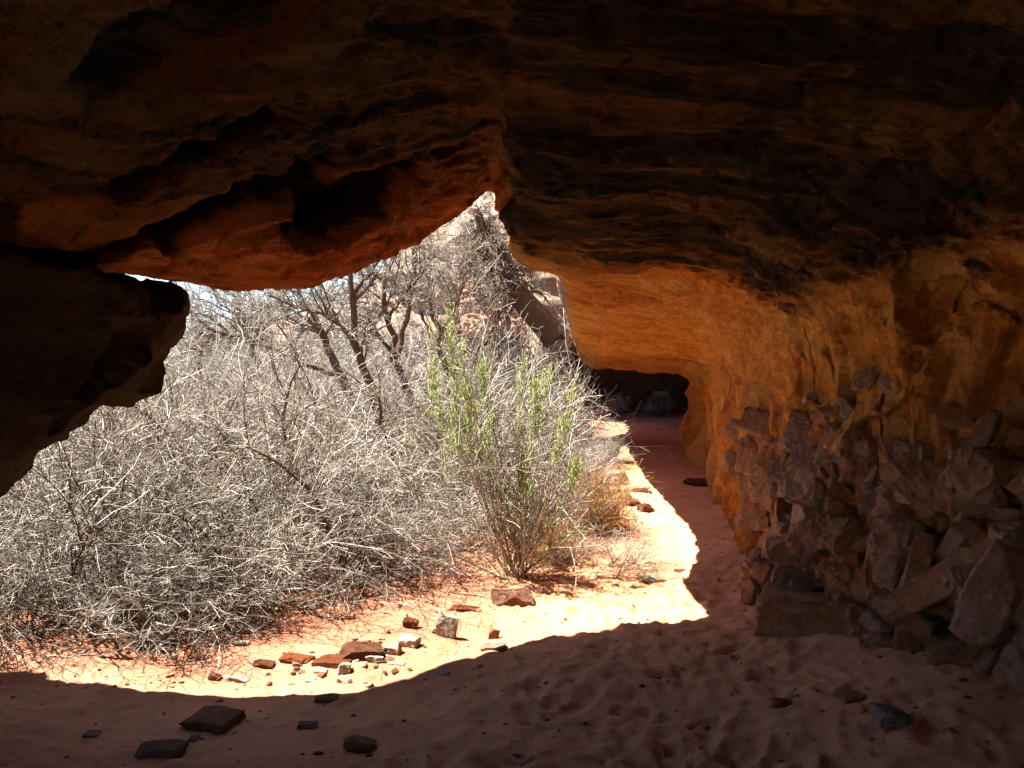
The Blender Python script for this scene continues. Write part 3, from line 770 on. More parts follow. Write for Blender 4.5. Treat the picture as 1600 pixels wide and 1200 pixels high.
for k, (px, py, w, h, dr, tilt, lab) in enumerate(SLABS):
    p = wall_hit(px, py)
    s = p.y / FPX
    dims = (w * s * 1.05, .5 * (w + h) * s * dr + .08, h * s * 1.08)
    o = obj('rock_block', block_mesh('rock_block', dims, M['brick_stone' if 'brick' in lab or py < 610 else 'wall_slab'], 140 + k), loc=p + Vector((-.01, -.02, 0)))
    o.rotation_euler = (random.uniform(-.15, .1), tilt, -math.atan2(p.x, p.y) - .25 + random.uniform(-.2, .2))
    tag(o, lab, 'rock block', 'slabs broken from the right wall')

# the many smaller blocks packed between them
BP = [block_mesh('rock_block', d_, M['wall_slab'], 700 + i, 4 + i % 3) for i, d_ in enumerate([(1, .9, 1), (1, .8, .55), (.6, .8, 1.2), (1.2, .7, .4), (.8, .9, .8), (.5, .7, 1.3), (1.3, .8, .6), (.9, 1, .7)])]
rb = random.Random(12); placed = []
tries = 0
while len(placed) < 135 and tries < 6000:
    tries += 1
    px, py = rb.uniform(1160, 1625), rb.uniform(600, 1075)
    lim = np.interp(px, [1160, 1200, 1300, 1450, 1600], [720, 690, 670, 700, 730])
    foot = np.interp(px, [1160, 1200, 1300, 1400, 1600], [860, 960, 1030, 1075, 1080])
    if py > foot or (py < lim and rb.random() < min(1, (lim - py) / 70)): continue
    sz = rb.uniform(30, 92) * (1.15 if py > 850 else 1) * (.75 if py < lim else 1)
    if any((px - q[0]) ** 2 + (py - q[1]) ** 2 < (.40 * (sz + q[2]) * .62) ** 2 for q in placed): continue
    placed.append((px, py, sz))
for k, (px, py, sz) in enumerate(placed):
    p = wall_hit(px, py); s_ = p.y / FPX * sz * .85
    o = obj('rock_block', BP[k % 8], loc=p + Vector((-.02, -.03, 0)) + Vector((rb.uniform(-.03, .05), rb.uniform(-.03, .05), 0)))
    o.scale = (s_ * rb.uniform(.8, 1.1), s_ * rb.uniform(.8, 1.1), s_ * rb.uniform(.8, 1.2))
    o.rotation_euler = (rb.uniform(-.35, .25), rb.gauss(.35, .3), rb.uniform(-1.1, .1))
    tag(o, 'angular block wedged among others in the broken lower part of the right wall', 'rock block', 'small blocks packed in the right wall')

# ------------------------------------------------------------------ branches
def norm(a): return a / (np.linalg.norm(a, axis=-1, keepdims=True) + 1e-9)
def grow(base, d, L, K, wander, up, rg):
    P = np.zeros((len(base), K, 3)); P[:, 0] = base; d = norm(d)
    bend = norm(rg.normal(size=(len(base), 3))) * wander
    for k in range(1, K):
        d = norm(d + bend * .6 + rg.normal(size=d.shape) * wander + np.array([0, 0, up]))
        P[:, k] = P[:, k - 1] + d * (L / (K - 1))[:, None]
    return P
def kids(P, R, n, tmin, tmax, spread, lf, rf, K, wander, up, rg, Lp):
    N_, KP = P.shape[:2]
    i = rg.integers(0, N_, n * N_ if n < 1000 else n)
    t = rg.uniform(tmin, tmax, len(i)) * (KP - 1); a = np.minimum(t.astype(int), KP - 2); u = (t - a)[:, None]
    base = P[i, a] * (1 - u) + P[i, a + 1] * u
    tan = norm(P[i, a + 1] - P[i, a])
    rnd = norm(rg.normal(size=tan.shape)); perp = norm(np.cross(tan, rnd))
    sp = rg.uniform(spread * .5, spread * 1.3, len(i))[:, None]
    d = tan * np.cos(sp) + perp * np.sin(sp)
    L = Lp[i] * lf * rg.uniform(.55, 1.25, len(i))
    C = grow(base, d, L, K, wander, up, rg)
    r0 = (R[i, a] * (1 - u[:, 0]) + R[i, a + 1] * u[:, 0]) * rf
    return C, r0[:, None] * np.linspace(1, .45, K)[None], L
def tubes(P, R, sides=3, rg=RNG):
    N_, K = P.shape[:2]
    T = np.gradient(P, axis=1); T = norm(T)
    ref = norm(rg.normal(size=(N_, 1, 3)))
    U = norm(np.cross(T, np.broadcast_to(ref, T.shape))); W = np.cross(T, U)
    an = np.arange(sides) * 2 * math.pi / sides
    V = P[:, :, None] + R[:, :, None, None] * (np.cos(an)[None, None, :, None] * U[:, :, None] + np.sin(an)[None, None, :, None] * W[:, :, None])
    idx = np.arange(N_ * K * sides).reshape(N_, K, sides)
    nxt = np.roll(idx, -1, 2)
    F = np.stack([idx[:, :-1], nxt[:, :-1], nxt[:, 1:], idx[:, 1:]], 3).reshape(-1, 4)
    return V.reshape(-1, 3), F
class TB:
    def __init__(s): s.V = []; s.F = []; s.T = []; s.n = 0
    def add(s, P, R, sides=3, tone=(0, 1), rg=RNG):
        V, F = tubes(P, R, sides, rg)
        tn = np.repeat(rg.uniform(tone[0], tone[1], len(P)), P.shape[1] * sides)
        s.V.append(V); s.F.append(F + s.n); s.T.append(tn); s.n += len(V)
    def raw(s, V, F, tn):
        s.V.append(V); s.F.append(F + s.n); s.T.append(tn); s.n += len(V)
    def mesh(s, name, mat):
        return mesh_np(name, np.concatenate(s.V), [np.concatenate([f for f in s.F if f.shape[1] == 4] or [np.zeros((0, 4), int)]),
                       np.concatenate([f for f in s.F if f.shape[1] == 3] or [np.zeros((0, 3), int)])], mat,
                       smooth=True, attrs={'tone': np.concatenate(s.T)})

def tangle_meshes(seed, rad=.9, hgt=1.1, stems=16, thin=1.0, droop=-.03, k1=6, k2=5, k3=3):
    """dead shrub: (stems mesh, twigs mesh)"""
    rg = np.random.default_rng(seed)
    n = stems
    base = np.stack([rg.normal(0, .16 * rad, n), rg.normal(0, .16 * rad, n), np.full(n, -.06)], 1)
    an = rg.uniform(0, 2 * math.pi, n); el = rg.uniform(.25, 1.35, n)
    d = np.stack([np.cos(an) * np.cos(el), np.sin(an) * np.cos(el), np.sin(el)], 1)
    L = np.where(el > .8, hgt, rad) * rg.uniform(.8, 1.25, n)
    P = grow(base, d, L, 9, .12, .015, rg)
    R = rg.uniform(.007, .014, n)[:, None] * np.linspace(1, .45, 9)[None] * thin
    a = TB(); a.add(P, R, 4, (.0, .55), rg)
    b = TB()
    C, CR, CL = kids(P, R, k1, .2, .98, .75, .62, .68, 8, .12, droop, rg, L)
    CR = np.maximum(CR, .0032 * thin); b.add(C, CR, 3, (.15, .95), rg)
    E, ER, EL = kids(C, CR, k2, .15, .98, .9, .55, .75, 6, .17, droop, rg, CL)
    ER = np.maximum(ER, .0023 * thin); b.add(E, ER, 3, (.25, 1), rg)
    if k3:
        G_, GR, GL = kids(E, ER, k3, .2, .98, .8, .5, .8, 4, .2, droop, rg, EL)
        GR = np.maximum(GR, .0019 * thin); b.add(G_, GR, 3, (.3, 1), rg)
    # a few curled dead leaves still hanging on
    tips = E[:, 1:].reshape(-1, 3)
    k_ = rg.choice(len(tips), 420, replace=False); c = tips[k_] + rg.normal(size=(420, 3)) * .01
    u = norm(rg.normal(size=c.shape)); w = norm(np.cross(u, rg.normal(size=c.shape)))
    sl = rg.uniform(.006, .014, (420, 1)) * (1 + .5 * (thin > 2)); sw = sl * .45
    Vv = np.stack([c - u * sl, c + w * sw, c + u * sl, c - w * sw], 1).reshape(-1, 3)
    lm = mesh_np('leaves', Vv, np.arange(len(Vv)).reshape(-1, 4), M['straw'], smooth=False, attrs={'tone': np.repeat(rg.random(420), 4)})
    return a.mesh('stems', M['limb']), b.mesh('twigs', M['twig']), lm

protos = [tangle_meshes(500 + i, rad=[.95, 1.15, .8, 1.0, 1.1][i], hgt=[1.0, 1.2, 1.15, .85, 1.3][i], stems=[18, 20, 16, 20, 18][i]) for i in range(5)]
far_protos = [tangle_meshes(560 + i, rad=1.3, hgt=1.0, stems=14, thin=2.6, k1=6, k2=6, k3=1, droop=.02) for i in range(3)]

def place_shrub(mes, x, y, rz, sc, label, group, zs=1.0, zoff=0.0, tilt=(0, 0)):
    e = empty('dead_shrub', (x, y, gz(x, y) + zoff), rz)
    e.rotation_euler = (tilt[0], tilt[1], rz)
    e.scale = (sc, sc, sc * zs)
    obj('stems', mes[0], e); obj('twigs', mes[1], e)
    if len(mes) > 2: obj('leaves', mes[2], e)
    tag(e, label, 'dead shrub', group)
    return e
rs = random.Random(3)
def front_y(x): return float(np.interp(x, [-6, -3, -2, -1.45, -.9, -.5, .57, 1.2], [4.9, 4.95, 4.95, 5.5, 5.95, 6.9, 7.9, 10.2]))
cnt = 0
pts = [(-2.95, 5.0, .62, .8, 'near'), (-2.4, 4.95, .6, .7, 'near'), (-1.95, 5.2, .62, .6, 'near')]
# front row on the left, big and sprawling
for (x0, y0, sc, zs) in [(-3.7, 5.6, 1.0, 1.0), (-3.0, 5.55, 1.05, .95), (-2.35, 5.55, 1.0, .85), (-1.75, 5.95, .9, .8), (-1.25, 6.35, .85, .7), (-.85, 6.9, .8, .7), (-2.9, 6.4, 1.15, .95)]:
    pts.append((x0, y0, sc, zs, 'near'))
yy = 6.6
while yy < 15.5:
    xx = -.72 * yy
    while xx < min(.2, .75 - .085 * yy):
        x_, y_ = xx + rs.uniform(-.25, .25), yy + rs.uniform(-.25, .25)
        if y_ > front_y(x_) + .35 and not (abs(x_ - .1) < .55 and y_ < 7.1) and not (x_ > .5 and y_ < 9.0):
            if all((x_ - p[0]) ** 2 + (y_ - p[1]) ** 2 > .42 for p in pts):
                pts.append((x_, y_, rs.uniform(.9, 1.2), rs.uniform(.72, 1.0) * (1.0 + .03 * (y_ - 6)), 'mid'))
        xx += .85
    yy += .85
for k, (x_, y_, sc, zs, row) in enumerate(pts):
    if row == 'near': lab = 'grey dead shrub sprawling over the sand at the front of the thicket'
    elif x_ > -.6: lab = 'grey dead shrub crowded behind the green bush'
    else: lab = 'grey leafless shrub in the dense thicket beyond the opening'
    place_shrub(protos[k % 5], x_, y_, rs.uniform(0, 6.28), sc, lab, 'dead shrubs of the thicket', zs, tilt=(rs.uniform(-.12, .12), rs.uniform(-.12, .12)))
# shrubs further back up the slope
k = 0
yy = 16.0
while yy < 58:
    st = 1.35 + (yy - 16) * .055
    xx = -.68 * yy
    while xx < -.035 * yy:
        x_, y_ = xx + rs.uniform(-.5, .5) * st, yy + rs.uniform(-.5, .5) * st
        if k < 150 and not (x_ > -2.2 and y_ > 24):
            sc = rs.uniform(.9, 1.35) * (1 + (yy - 16) * .012)
            place_shrub(far_protos[k % 3], x_, y_, rs.uniform(0, 6.28), sc, 'leafless brush growing on the tan slope behind the thicket', 'brush on the slope', rs.uniform(.45, .8))
            k += 1
        xx += st
    yy += st

# ------------------------------------------------------------------ bare trees with brown limbs
def limb_tree(name, paths, label, group, seed, n1=10, n2=7, n3=5, tw=1.0, lf=.5, cat='bare tree', up=.03, n4=2):
    rg = np.random.default_rng(seed)
    root = empty(name, paths[0][0][0])
    o0 = Vector(paths[0][0][0])
    K = 12
    allP, allR, allL = [], [], []
    for pts_, r0, r1 in paths:
        A = np.array([p[:] for p in pts_]); t = np.linspace(0, len(A) - 1, K)
        P = np.stack([np.interp(t, np.arange(len(A)), A[:, c]) for c in range(3)], 1)
        L = np.linalg.norm(np.diff(P, axis=0), axis=1).sum()
        P[1:-1] += rg.normal(size=(K - 2, 3)) * L * .012
        allP.append(P - np.array(o0[:])); allR.append(np.linspace(r0, r1, K)); allL.append(L)
    P = np.array(allP); R = np.array(allR); L = np.array(allL)
    a = TB(); a.add(P[:1], R[:1], 8, (.2, .5), rg)
    obj('trunk', a.mesh('trunk', M['limb']), root)
    if len(P) > 1:
        a = TB(); a.add(P[1:], R[1:], 6, (.2, .6), rg)
        obj('limbs', a.mesh('limbs', M['limb']), root)
    b = TB()
    Lc = np.minimum(L, 1.6)
    C, CR, CL = kids(P, R, n1, .25, 1, .8, lf, .5, 8, .14, up, rg, Lc)
    CR = np.clip(CR, .004 * tw, .016); b.add(C, CR, 4, (.2, .8), rg)
    E, ER, EL = kids(C, CR, n2, .15, .98, .85, .5, .6, 6, .17, up * .5, rg, CL)
    ER = np.maximum(ER, .003 * tw)
    c = TB(); c.add(E, ER, 3, (.2, .9), rg)
    G_, GR, GL = kids(E, ER, n3, .15, .98, .9, .55, .8, 5, .2, 0, rg, EL)
    GR = np.maximum(GR, .0024 * tw); c.add(G_, GR, 3, (.3, 1), rg)
    if n4:
        G2, G2R, _ = kids(G_, GR, n4, .2, .98, .9, .55, .9, 4, .2, 0, rg, GL)
        c.add(G2, np.maximum(G2R, .002 * tw), 3, (.3, 1), rg)
    obj('branches', b.mesh('branches', M['limb']), root)
    obj('twigs', c.mesh('twigs', M['twig']), root)
    tag(root, label, cat, group)
    return root
def pth(Y, *pp): return [at(p[0], p[1], Y if len(p) < 3 else p[2]) for p in pp]
TG = 'bare trees standing in the thicket'
limb_tree('bare_tree', [(pth(9.0, (600, 700), (585, 625), (565, 570), (552, 520), (553, 450), (548, 400)), .055, .025),
                        (pth(9.0, (556, 535), (520, 500), (470, 480), (420, 462)), .03, .012),
                        (pth(9.0, (553, 460), (580, 425), (600, 400)), .02, .01)],
          'brown bare tree with one strong fork, its trunk rising in the middle of the thicket', TG, 601)
limb_tree('bare_tree', [(pth(10.5, (560, 640), (520, 570), (505, 520), (480, 480), (460, 440)), .06, .022),
                        (pth(10.5, (505, 525), (450, 495), (400, 470)), .025, .01)],
          'leaning brown tree left of the forked tree, tilted to the left', TG, 602)
limb_tree('bare_tree', [(pth(9.8, (650, 640), (620, 560), (605, 500), (600, 440), (620, 390)), .045, .02),
                        (pth(9.8, (618, 560), (585, 515), (570, 480)), .028, .012), (pth(9.8, (606, 500), (640, 450), (680, 400)), .022, .01)],
          'brown bare tree just right of the forked tree, bending upward', TG, 603)
limb_tree('bare_tree', [(pth(11, (540, 590), (470, 565), (420, 540), (350, 520), (310, 500)), .045, .018),
                        (pth(11, (420, 540), (380, 500), (340, 470)), .025, .01)],
          'low brown tree leaning far to the left above the shrubs', TG, 604)
limb_tree('bare_tree', [(pth(7.2, (158, 800), (165, 720), (172, 640), (180, 560)), .026, .012)],
          'slender dark sapling standing under the rock outcrop', TG, 605, n1=8)
limb_tree('bare_tree', [(pth(12.5, (700, 620), (690, 540), (672, 470), (668, 400)), .05, .02), (pth(12.5, (686, 530), (720, 460), (730, 400)), .03, .012)],
          'bare tree rising behind the top of the green bush', TG, 606)
limb_tree('bare_tree', [(pth(14, (400, 600), (395, 540), (380, 490), (360, 455)), .05, .02), (pth(14, (395, 540), (430, 490), (450, 455)), .03, .012)],
          'pale thin tree whose twigs cross the open sky', TG, 607, tw=1.2)
limb_tree('bare_tree', [(pth(13, (310, 600), (315, 540), (300, 490), (290, 465)), .04, .018)],
          'small bare tree just right of the rock outcrop', TG, 608, tw=1.2)
limb_tree('bare_tree', [(pth(13, (620, 560), (640, 480), (650, 430), (645, 390)), .05, .02), (pth(13, (640, 480), (600, 440), (570, 420)), .03, .012)],
          'bare tree with crossing limbs under the edge of the roof', TG, 609, tw=1.2)
for q, (Y_, pp, lb) in enumerate([
    (6.1, [(330, 860), (300, 760), (250, 690), (225, 640)], 'dark bare branch stem leaning left inside the left shrubs'),
    (6.7, [(430, 820), (455, 720), (440, 640), (475, 560)], 'thin dark crooked stem in the middle of the thicket'),
    (5.9, [(520, 850), (490, 770), (430, 720), (370, 700)], 'dark branch bowing low to the left across the thicket'),
    (7.3, [(640, 760), (600, 690), (590, 620), (540, 580)], 'dark stem bending left behind the green bush'),
    (6.2, [(95, 900), (120, 820), (100, 740), (130, 690)], 'dark stem standing in the shrubs at far left')]):
    limb_tree('bare_sapling', [(pth(Y_, *pp), .022, .008)], lb, 'dark saplings in the thicket', 640 + q, n1=10, n2=4, n3=2, lf=.42, n4=0)
# shaggy dead juniper under the notch
def shaggy():
    rg = np.random.default_rng(71)
    tr = pth(14.5, (870, 530), (835, 490), (800, 450), (775, 410), (755, 370), (745, 330))
    root = empty('dead_juniper', tr[0]); o0 = np.array(tr[0][:])
    A = np.array([p[:] for p in tr]); t = np.linspace(0, 5, 16)
    P = np.stack([np.interp(t, np.arange(6), A[:, c]) for c in range(3)], 1)[None] - o0
    P[:, 1:] += rg.normal(size=P[:, 1:].shape) * .02
    R = np.interp(np.linspace(0, 1, 16), [0, .5, 1], [.24, .17, .06])[None]
    a = TB(); a.add(P, R, 14, (.1, .3), rg)
    for k in range(190):   # bark strips
        an = rg.uniform(0, 6.28); off = np.array([math.cos(an) * .17, -abs(math.sin(an)) * .17, 0]) * rg.uniform(.7, 1.05)
        s0 = rg.integers(0, 11)
        a.add(P[:, s0:s0 + 5] + off + rg.normal(size=(1, 5, 3)) * .012, np.full((1, 5), rg.uniform(.005, .018)), 4, (.0, .9), rg)
    obj('trunk', a.mesh('trunk', M['limb']), root)
    L = np.array([2.0])
    b = TB()
    C, CR, CL = kids(P, R, 85, .3, 1, 1.3, .36, .16, 8, .16, -.22, rg, L); CR = np.clip(CR, .008, .02); b.add(C, CR, 4, (0, .6), rg)
    E, ER, EL = kids(C, CR, 8, .2, 1, .8, .6, .6, 6, .2, -.12, rg, CL); b.add(E, np.maximum(ER, .005), 3, (.1, .9), rg)
    G_, GR, _ = kids(E, ER, 4, .2, 1, .9, .5, .8, 4, .2, -.08, rg, EL)
    obj('branches', b.mesh('branches', M['limb']), root)
    c = TB(); c.add(G_, np.maximum(GR, .004), 3, (.2, 1), rg)
    obj('twigs', c.mesh('twigs', M['twig']), root)
    tag(root, 'shaggy dead juniper with a thick leaning trunk and hanging branches below the roof notch', 'dead tree')
shaggy()

# fallen branches on the near left
def fallen(paths, label, seed, n1=9):
    limb_tree('fallen_branch', paths, label, 'fallen branches at the thicket edge', seed, n1=n1, n2=5, n3=3, cat='branch', up=.0, lf=.45, n4=0)
fallen([(pth(4.75, (170, 925), (215, 955), (255, 1005)), .028, .018), (pth(4.75, (215, 955), (215, 1010), (230, 1040)), .012, .006)],
       'short stout broken branch slanting down to the sand at left', 621)
fallen([(pth(5.2, (255, 795), (300, 820), (330, 850), (350, 900)), .013, .006)], 'bare whitish branch arching over the left shrubs', 622, 12)
fallen([(pth(4.6, (120, 960), (170, 1000), (210, 1060), (290, 1040)), .012, .005), (pth(4.6, (170, 1000), (110, 1030), (90, 1060)), .009, .004)],
       'thin dark branch touching the sand in the left corner', 623, 8)

# ------------------------------------------------------------------ the green bush
def green_bush():
    rg = np.random.default_rng(81)
    x0, y0 = ground_at(808, 903)
    root = empty('green_bush', (x0, y0, gz(x0, y0)))
    tips = [(690, 490), (680, 560), (715, 540), (740, 570), (768, 545), (700, 600), (812, 560), (830, 600), (845, 570), (905, 610), (762, 670), (840, 700), (830, 760),
            (860, 640), (880, 720), (720, 640), (790, 600), (650, 640), (870, 590), (660, 700), (890, 660), (700, 520), (735, 620), (800, 640), (820, 790), (640, 740), (855, 780), (780, 760), (870, 800)]
    Ps = []; K = 9
    o0 = np.array([x0, y0, gz(x0, y0)])
    for k, (px, py) in enumerate(tips):
        T = np.array(at(px, py, y0 + rg.uniform(-.45, .45))[:]) - o0
        b = np.array([rg.normal(0, .05), rg.normal(0, .05), -.04])
        s = np.linspace(0, 1, K)[:, None]
        mid = np.array([T[0] * rg.uniform(.6, .95), T[1] * .6, T[2] * rg.uniform(.25, .5)])
        P = b * (1 - s) ** 2 + 2 * mid * s * (1 - s) + T * s ** 2
        P[1:] += np.cumsum(rg.normal(size=(K - 1, 3)) * .016, 0) * np.array([1, 1, .4])
        Ps.append(P)
    P = np.array(Ps); L = np.linalg.norm(np.diff(P, axis=1), axis=2).sum(1)
    R = rg.uniform(.005, .012, len(P))[:, None] * np.linspace(1, .3, K)[None]
    a = TB(); a.add(P, R, 5, (.0, 1), rg)
    C, CR, CL = kids(P, R, 4, .25, .9, .5, .38, .5, 7, .08, .05, rg, L)
    a.add(C, np.maximum(CR, .003), 4, (.3, 1), rg)
    obj('stems', a.mesh('stems', M['stem']), root)
    b = TB()
    D_, DR, DL = kids(C, CR, 4, .2, 1, .7, .5, .6, 5, .15, .03, rg, CL)
    b.add(D_, np.maximum(DR, .002), 3, (.3, 1), rg)
    Q_, QR, QL = kids(P, R, 6, .15, .8, .9, .3, .35, 6, .16, .0, rg, L)
    b.add(Q_, np.maximum(QR, .0025), 3, (.2, 1), rg)
    Q2, Q2R, _ = kids(Q_, QR, 4, .2, 1, .8, .5, .7, 4, .15, .0, rg, QL)
    b.add(Q2, np.maximum(Q2R, .002), 3, (.3, 1), rg)
    obj('twigs', b.mesh('twigs', M['twig']), root)
    # needle tufts near the ends of most stems
    allP = []
    spots = [(P[k], .74, 1.0, int(rg.uniform(60, 300))) for k in range(len(P)) if k < 16] + [(C[k], .5, 1.0, 26) for k in range(len(C)) if rg.random() < .22]
    base, dr, ln = [], [], []
    for S_, t0, t1, n in spots:
        t = rg.uniform(t0, t1, n) * (len(S_) - 1); a_i = np.minimum(t.astype(int), len(S_) - 2); u = (t - a_i)[:, None]
        bb = S_[a_i] * (1 - u) + S_[a_i + 1] * u + rg.normal(size=(n, 3)) * .022
        tn = norm(S_[a_i + 1] - S_[a_i])
        base.append(bb); dr.append(norm(tn * 1.0 + rg.normal(size=(n, 3)) * .55 + np.array([0, 0, .3]))); ln.append(rg.uniform(.03, .075, n))
    base = np.concatenate(base); dr = np.concatenate(dr); ln = np.concatenate(ln)
    G_ = grow(base, dr, ln, 3, .12, .05, rg)
    l = TB(); l.add(G_, np.tile(np.array([.0024, .0028, .0008]), (len(G_), 1)), 3, (0, 1), rg)
    obj('foliage', l.mesh('foliage', M['leaf']), root)
    tag(root, 'tall green leaved bush of pale upright stems on the sunlit sand', 'bush')
green_bush()

# ------------------------------------------------------------------ straw coloured bush, right of the green one
def straw_bush(px, py, hpx, wpx, label, seed, n=900):
    rg = np.random.default_rng(seed)
    x0, y0 = ground_at(px, py)
    s = y0 / FPX
    root = empty('dry_bush', (x0, y0, gz(x0, y0)))
    base = rg.normal(size=(n, 3)) * np.array([.12, .12, .01]) * (wpx * s)
    an = rg.uniform(0, 6.28, n); el = rg.uniform(.2, 1.5, n)
    d = np.stack([np.cos(an) * np.cos(el), np.sin(an) * np.cos(el), np.sin(el)], 1)
    L = rg.uniform(.4, 1.1, n) * np.where(el > .9, hpx * s, wpx * s * .55)
    P = grow(base, d, L, 6, .16, -.02, rg)
    a = TB(); R_ = rg.uniform(.0016, .0032, n)[:, None] * np.linspace(1, .5, 6)[None]
    a.add(P, R_, 3, (0, 1), rg)
    C, CR, _ = kids(P, R_, 2, .3, 1, .9, .35, .8, 4, .2, 0, rg, L)
    a.add(C, np.maximum(CR, .0015), 3, (0, 1), rg)
    obj('stalks', a.mesh('stalks', M['straw']), root)
    tag(root, label, 'dry bush')
straw_bush(935, 830, 110, 100, 'low rusty straw coloured bush growing just right of the green bush', 91)
straw_bush(860, 880, 70, 110, 'small reddish dry clump spreading at the right foot of the green bush', 92, 500)

# dead twigs reaching over the green bush base to the right (own shrub lying low)
e = place_shrub(protos[2], .85, 7.0, 1.0, .55, 'low dead shrub lying flat on the sand right of the green bush', 'dead shrubs of the thicket', .35)
e = place_shrub(protos[3], .08, 7.7, 2.0, .58, 'pale spiky dead shrub right behind the green bush, reaching over the path', 'dead shrubs of the thicket', 2.3)
for q, (x_, y_, sc, lb) in enumerate([(1.02, 11.4, .5, 'low pale dead shrub on the bank at the bend of the path'), (1.2, 13.2, .5, 'low dead shrub beside the shaded path, beyond the stump'),
                                   (1.3, 15.2, .6, 'farthest low shrub at the left edge of the shaded path'), (.95, 12.3, .6, 'dead shrub right behind the dark stump')]):
    place_shrub(protos[q], x_, y_, q * 1.9, sc, lb, 'low shrubs beside the path', .85)
for q, (x_, y_, sc) in enumerate([(.15, 14.2, 1.1), (-.5, 14.8, 1.2), (.45, 15.0, .9)]):
    place_shrub(far_protos[q], x_, y_, q * 2.1, sc, 'pale leafless shrub hiding the foot of the sunlit buttress', 'shrubs at the foot of the buttress', 1.3)
place_shrub(protos[4], .88, 10.6, 1.1, .42, 'pale dead shrub nearest the dark stump', 'dead shrubs of the thicket', .9)
e = place_shrub(protos[1], .05, 9.2, 2.6, .55, 'pale dead shrub at the right end of the thicket under the roof edge', 'dead shrubs of the thicket', 1.7)

# ------------------------------------------------------------------ leaf and twig litter
def scatter_pts(n, rg):
    x_ = rg.uniform(-4.5, 1.3, n); y_ = rg.uniform(4.2, 12, n)
    fr = np.interp(x_, [-3, -2, -1.45, -.9, -.5, .57, 1.2], [4.7, 4.7, 5.1, 5.6, 6.2, 6.9, 8.5])
    k = (y_ - fr) + rg.normal(0, .22, n) > 0
    return x_[k], y_[k]
rg = np.random.default_rng(33)
lx, ly = scatter_pts(46000, rg)
lz = ground_h(lx, ly, True)
c = np.stack([lx, ly, lz + .006 + rg.uniform(0, .03, len(lx)) * (rg.random(len(lx)) < .5)], 1)
u = norm(rg.normal(size=c.shape) * np.array([1, 1, .5])); w = norm(np.cross(u, rg.normal(size=c.shape)))
sl = rg.uniform(.008, .022, len(c))[:, None]; sw = sl * rg.uniform(.3, .6, (len(c), 1))
Vv = np.stack([c - u * sl, c + w * sw, c + u * sl, c - w * sw], 1).reshape(-1, 3)
F = np.arange(len(Vv)).reshape(-1, 4)
o = obj('leaf_litter', mesh_np('leaf_litter', Vv, F, M['litter'], smooth=False, attrs={'tone': np.repeat(rg.random(len(c)), 4)}))
tag(o, 'rust brown dead leaves littering the sand under the shrubs', 'leaf litter', kind='stuff')
lx, ly = scatter_pts(9000, rg)
ok = rg.random(len(lx)) < .8; lx, ly = lx[ok], ly[ok]
base = np.stack([lx, ly - .1, ground_h(lx, ly - .1) + rg.uniform(.0, .05, len(lx))], 1)
an = rg.uniform(0, 6.28, len(lx)); d = np.stack([np.cos(an), np.sin(an), rg.uniform(-.03, .22, len(lx))], 1)
P = grow(base, d, rg.uniform(.08, .38, len(lx)), 5, .16, 0, rg)
t = TB(); t.add(P, rg.uniform(.0018, .004, len(lx))[:, None] * np.linspace(1, .5, 5)[None], 3, (0, 1), rg)
o = obj('twig_litter', t.mesh('twig_litter', M['twig'])); tag(o, 'broken grey twigs strewn over the sand under the shrubs', 'twig litter', kind='stuff')
# pebbles too many to count
n = 1500
px_ = rg.uniform(-3, 2.2, n); py_ = rg.uniform(3.2, 11, n)
bmi = bmesh.new(); bmesh.ops.create_icosphere(bmi, subdivisions=2, radius=1.0)
ico = np.array([v.co[:] for v in bmi.verts]); icf = np.array([[v.index for v in f.verts] for f in bmi.faces]); bmi.free()
vr = [ico * (1 + fbm(ico * .9 + 7 * q, 3, 800 + q)[:, None] * .55) for q in range(12)]
zz = ground_h(px_, py_, True); sz = np.minimum(rg.exponential(.0035, n) + .0025, .016)
Vv = np.stack([vr[q % 12] for q in range(n)]) * sz[:, None, None] * np.stack([rg.uniform(.8, 1.5, n), rg.uniform(.8, 1.3, n), rg.uniform(.35, .7, n)], 1)[:, None]
Vv = (Vv + np.stack([px_, py_, zz + .001], 1)[:, None]).reshape(-1, 3)
F = (icf[None] + np.arange(n)[:, None, None] * len(ico)).reshape(-1, 3)
o = obj('gravel', mesh_np('gravel', Vv, F, M['sandy_stone'])); tag(o, 'small red pebbles scattered over the sand', 'gravel', kind='stuff')

# ------------------------------------------------------------------ stump, bank stones beside the path
def stump():
    x0, y0 = ground_at(946, 728)
    root = empty('tree_stump', (x0, y0, gz(x0, y0)))
    rg = np.random.default_rng(14)
    P = np.stack([np.linspace(-.05, .06, 9) + rg.normal(size=9) * .008, rg.normal(size=9) * .008, np.linspace(-.05, .42, 9)], 1)[None]
    R = np.array([[.13, .115, .1, .085, .075, .07, .06, .04, .008]])
    a = TB(); a.add(P, R, 10, (.0, .1), rg)
    for k in range(16):
        an_ = rg.uniform(0, 6.28); off = np.array([math.cos(an_), math.sin(an_), 0]) * .07
        a.add(P[:, :6] * np.array([1, 1, .9]) + off * np.linspace(1.3, .5, 6)[None, :, None], np.linspace(.03, .006, 6)[None], 4, (0, .4), rg)
    obj('trunk', a.mesh('trunk', M['limb']), root)
    tag(root, 'short jagged dark stump standing beside the shaded path', 'stump')
stump()
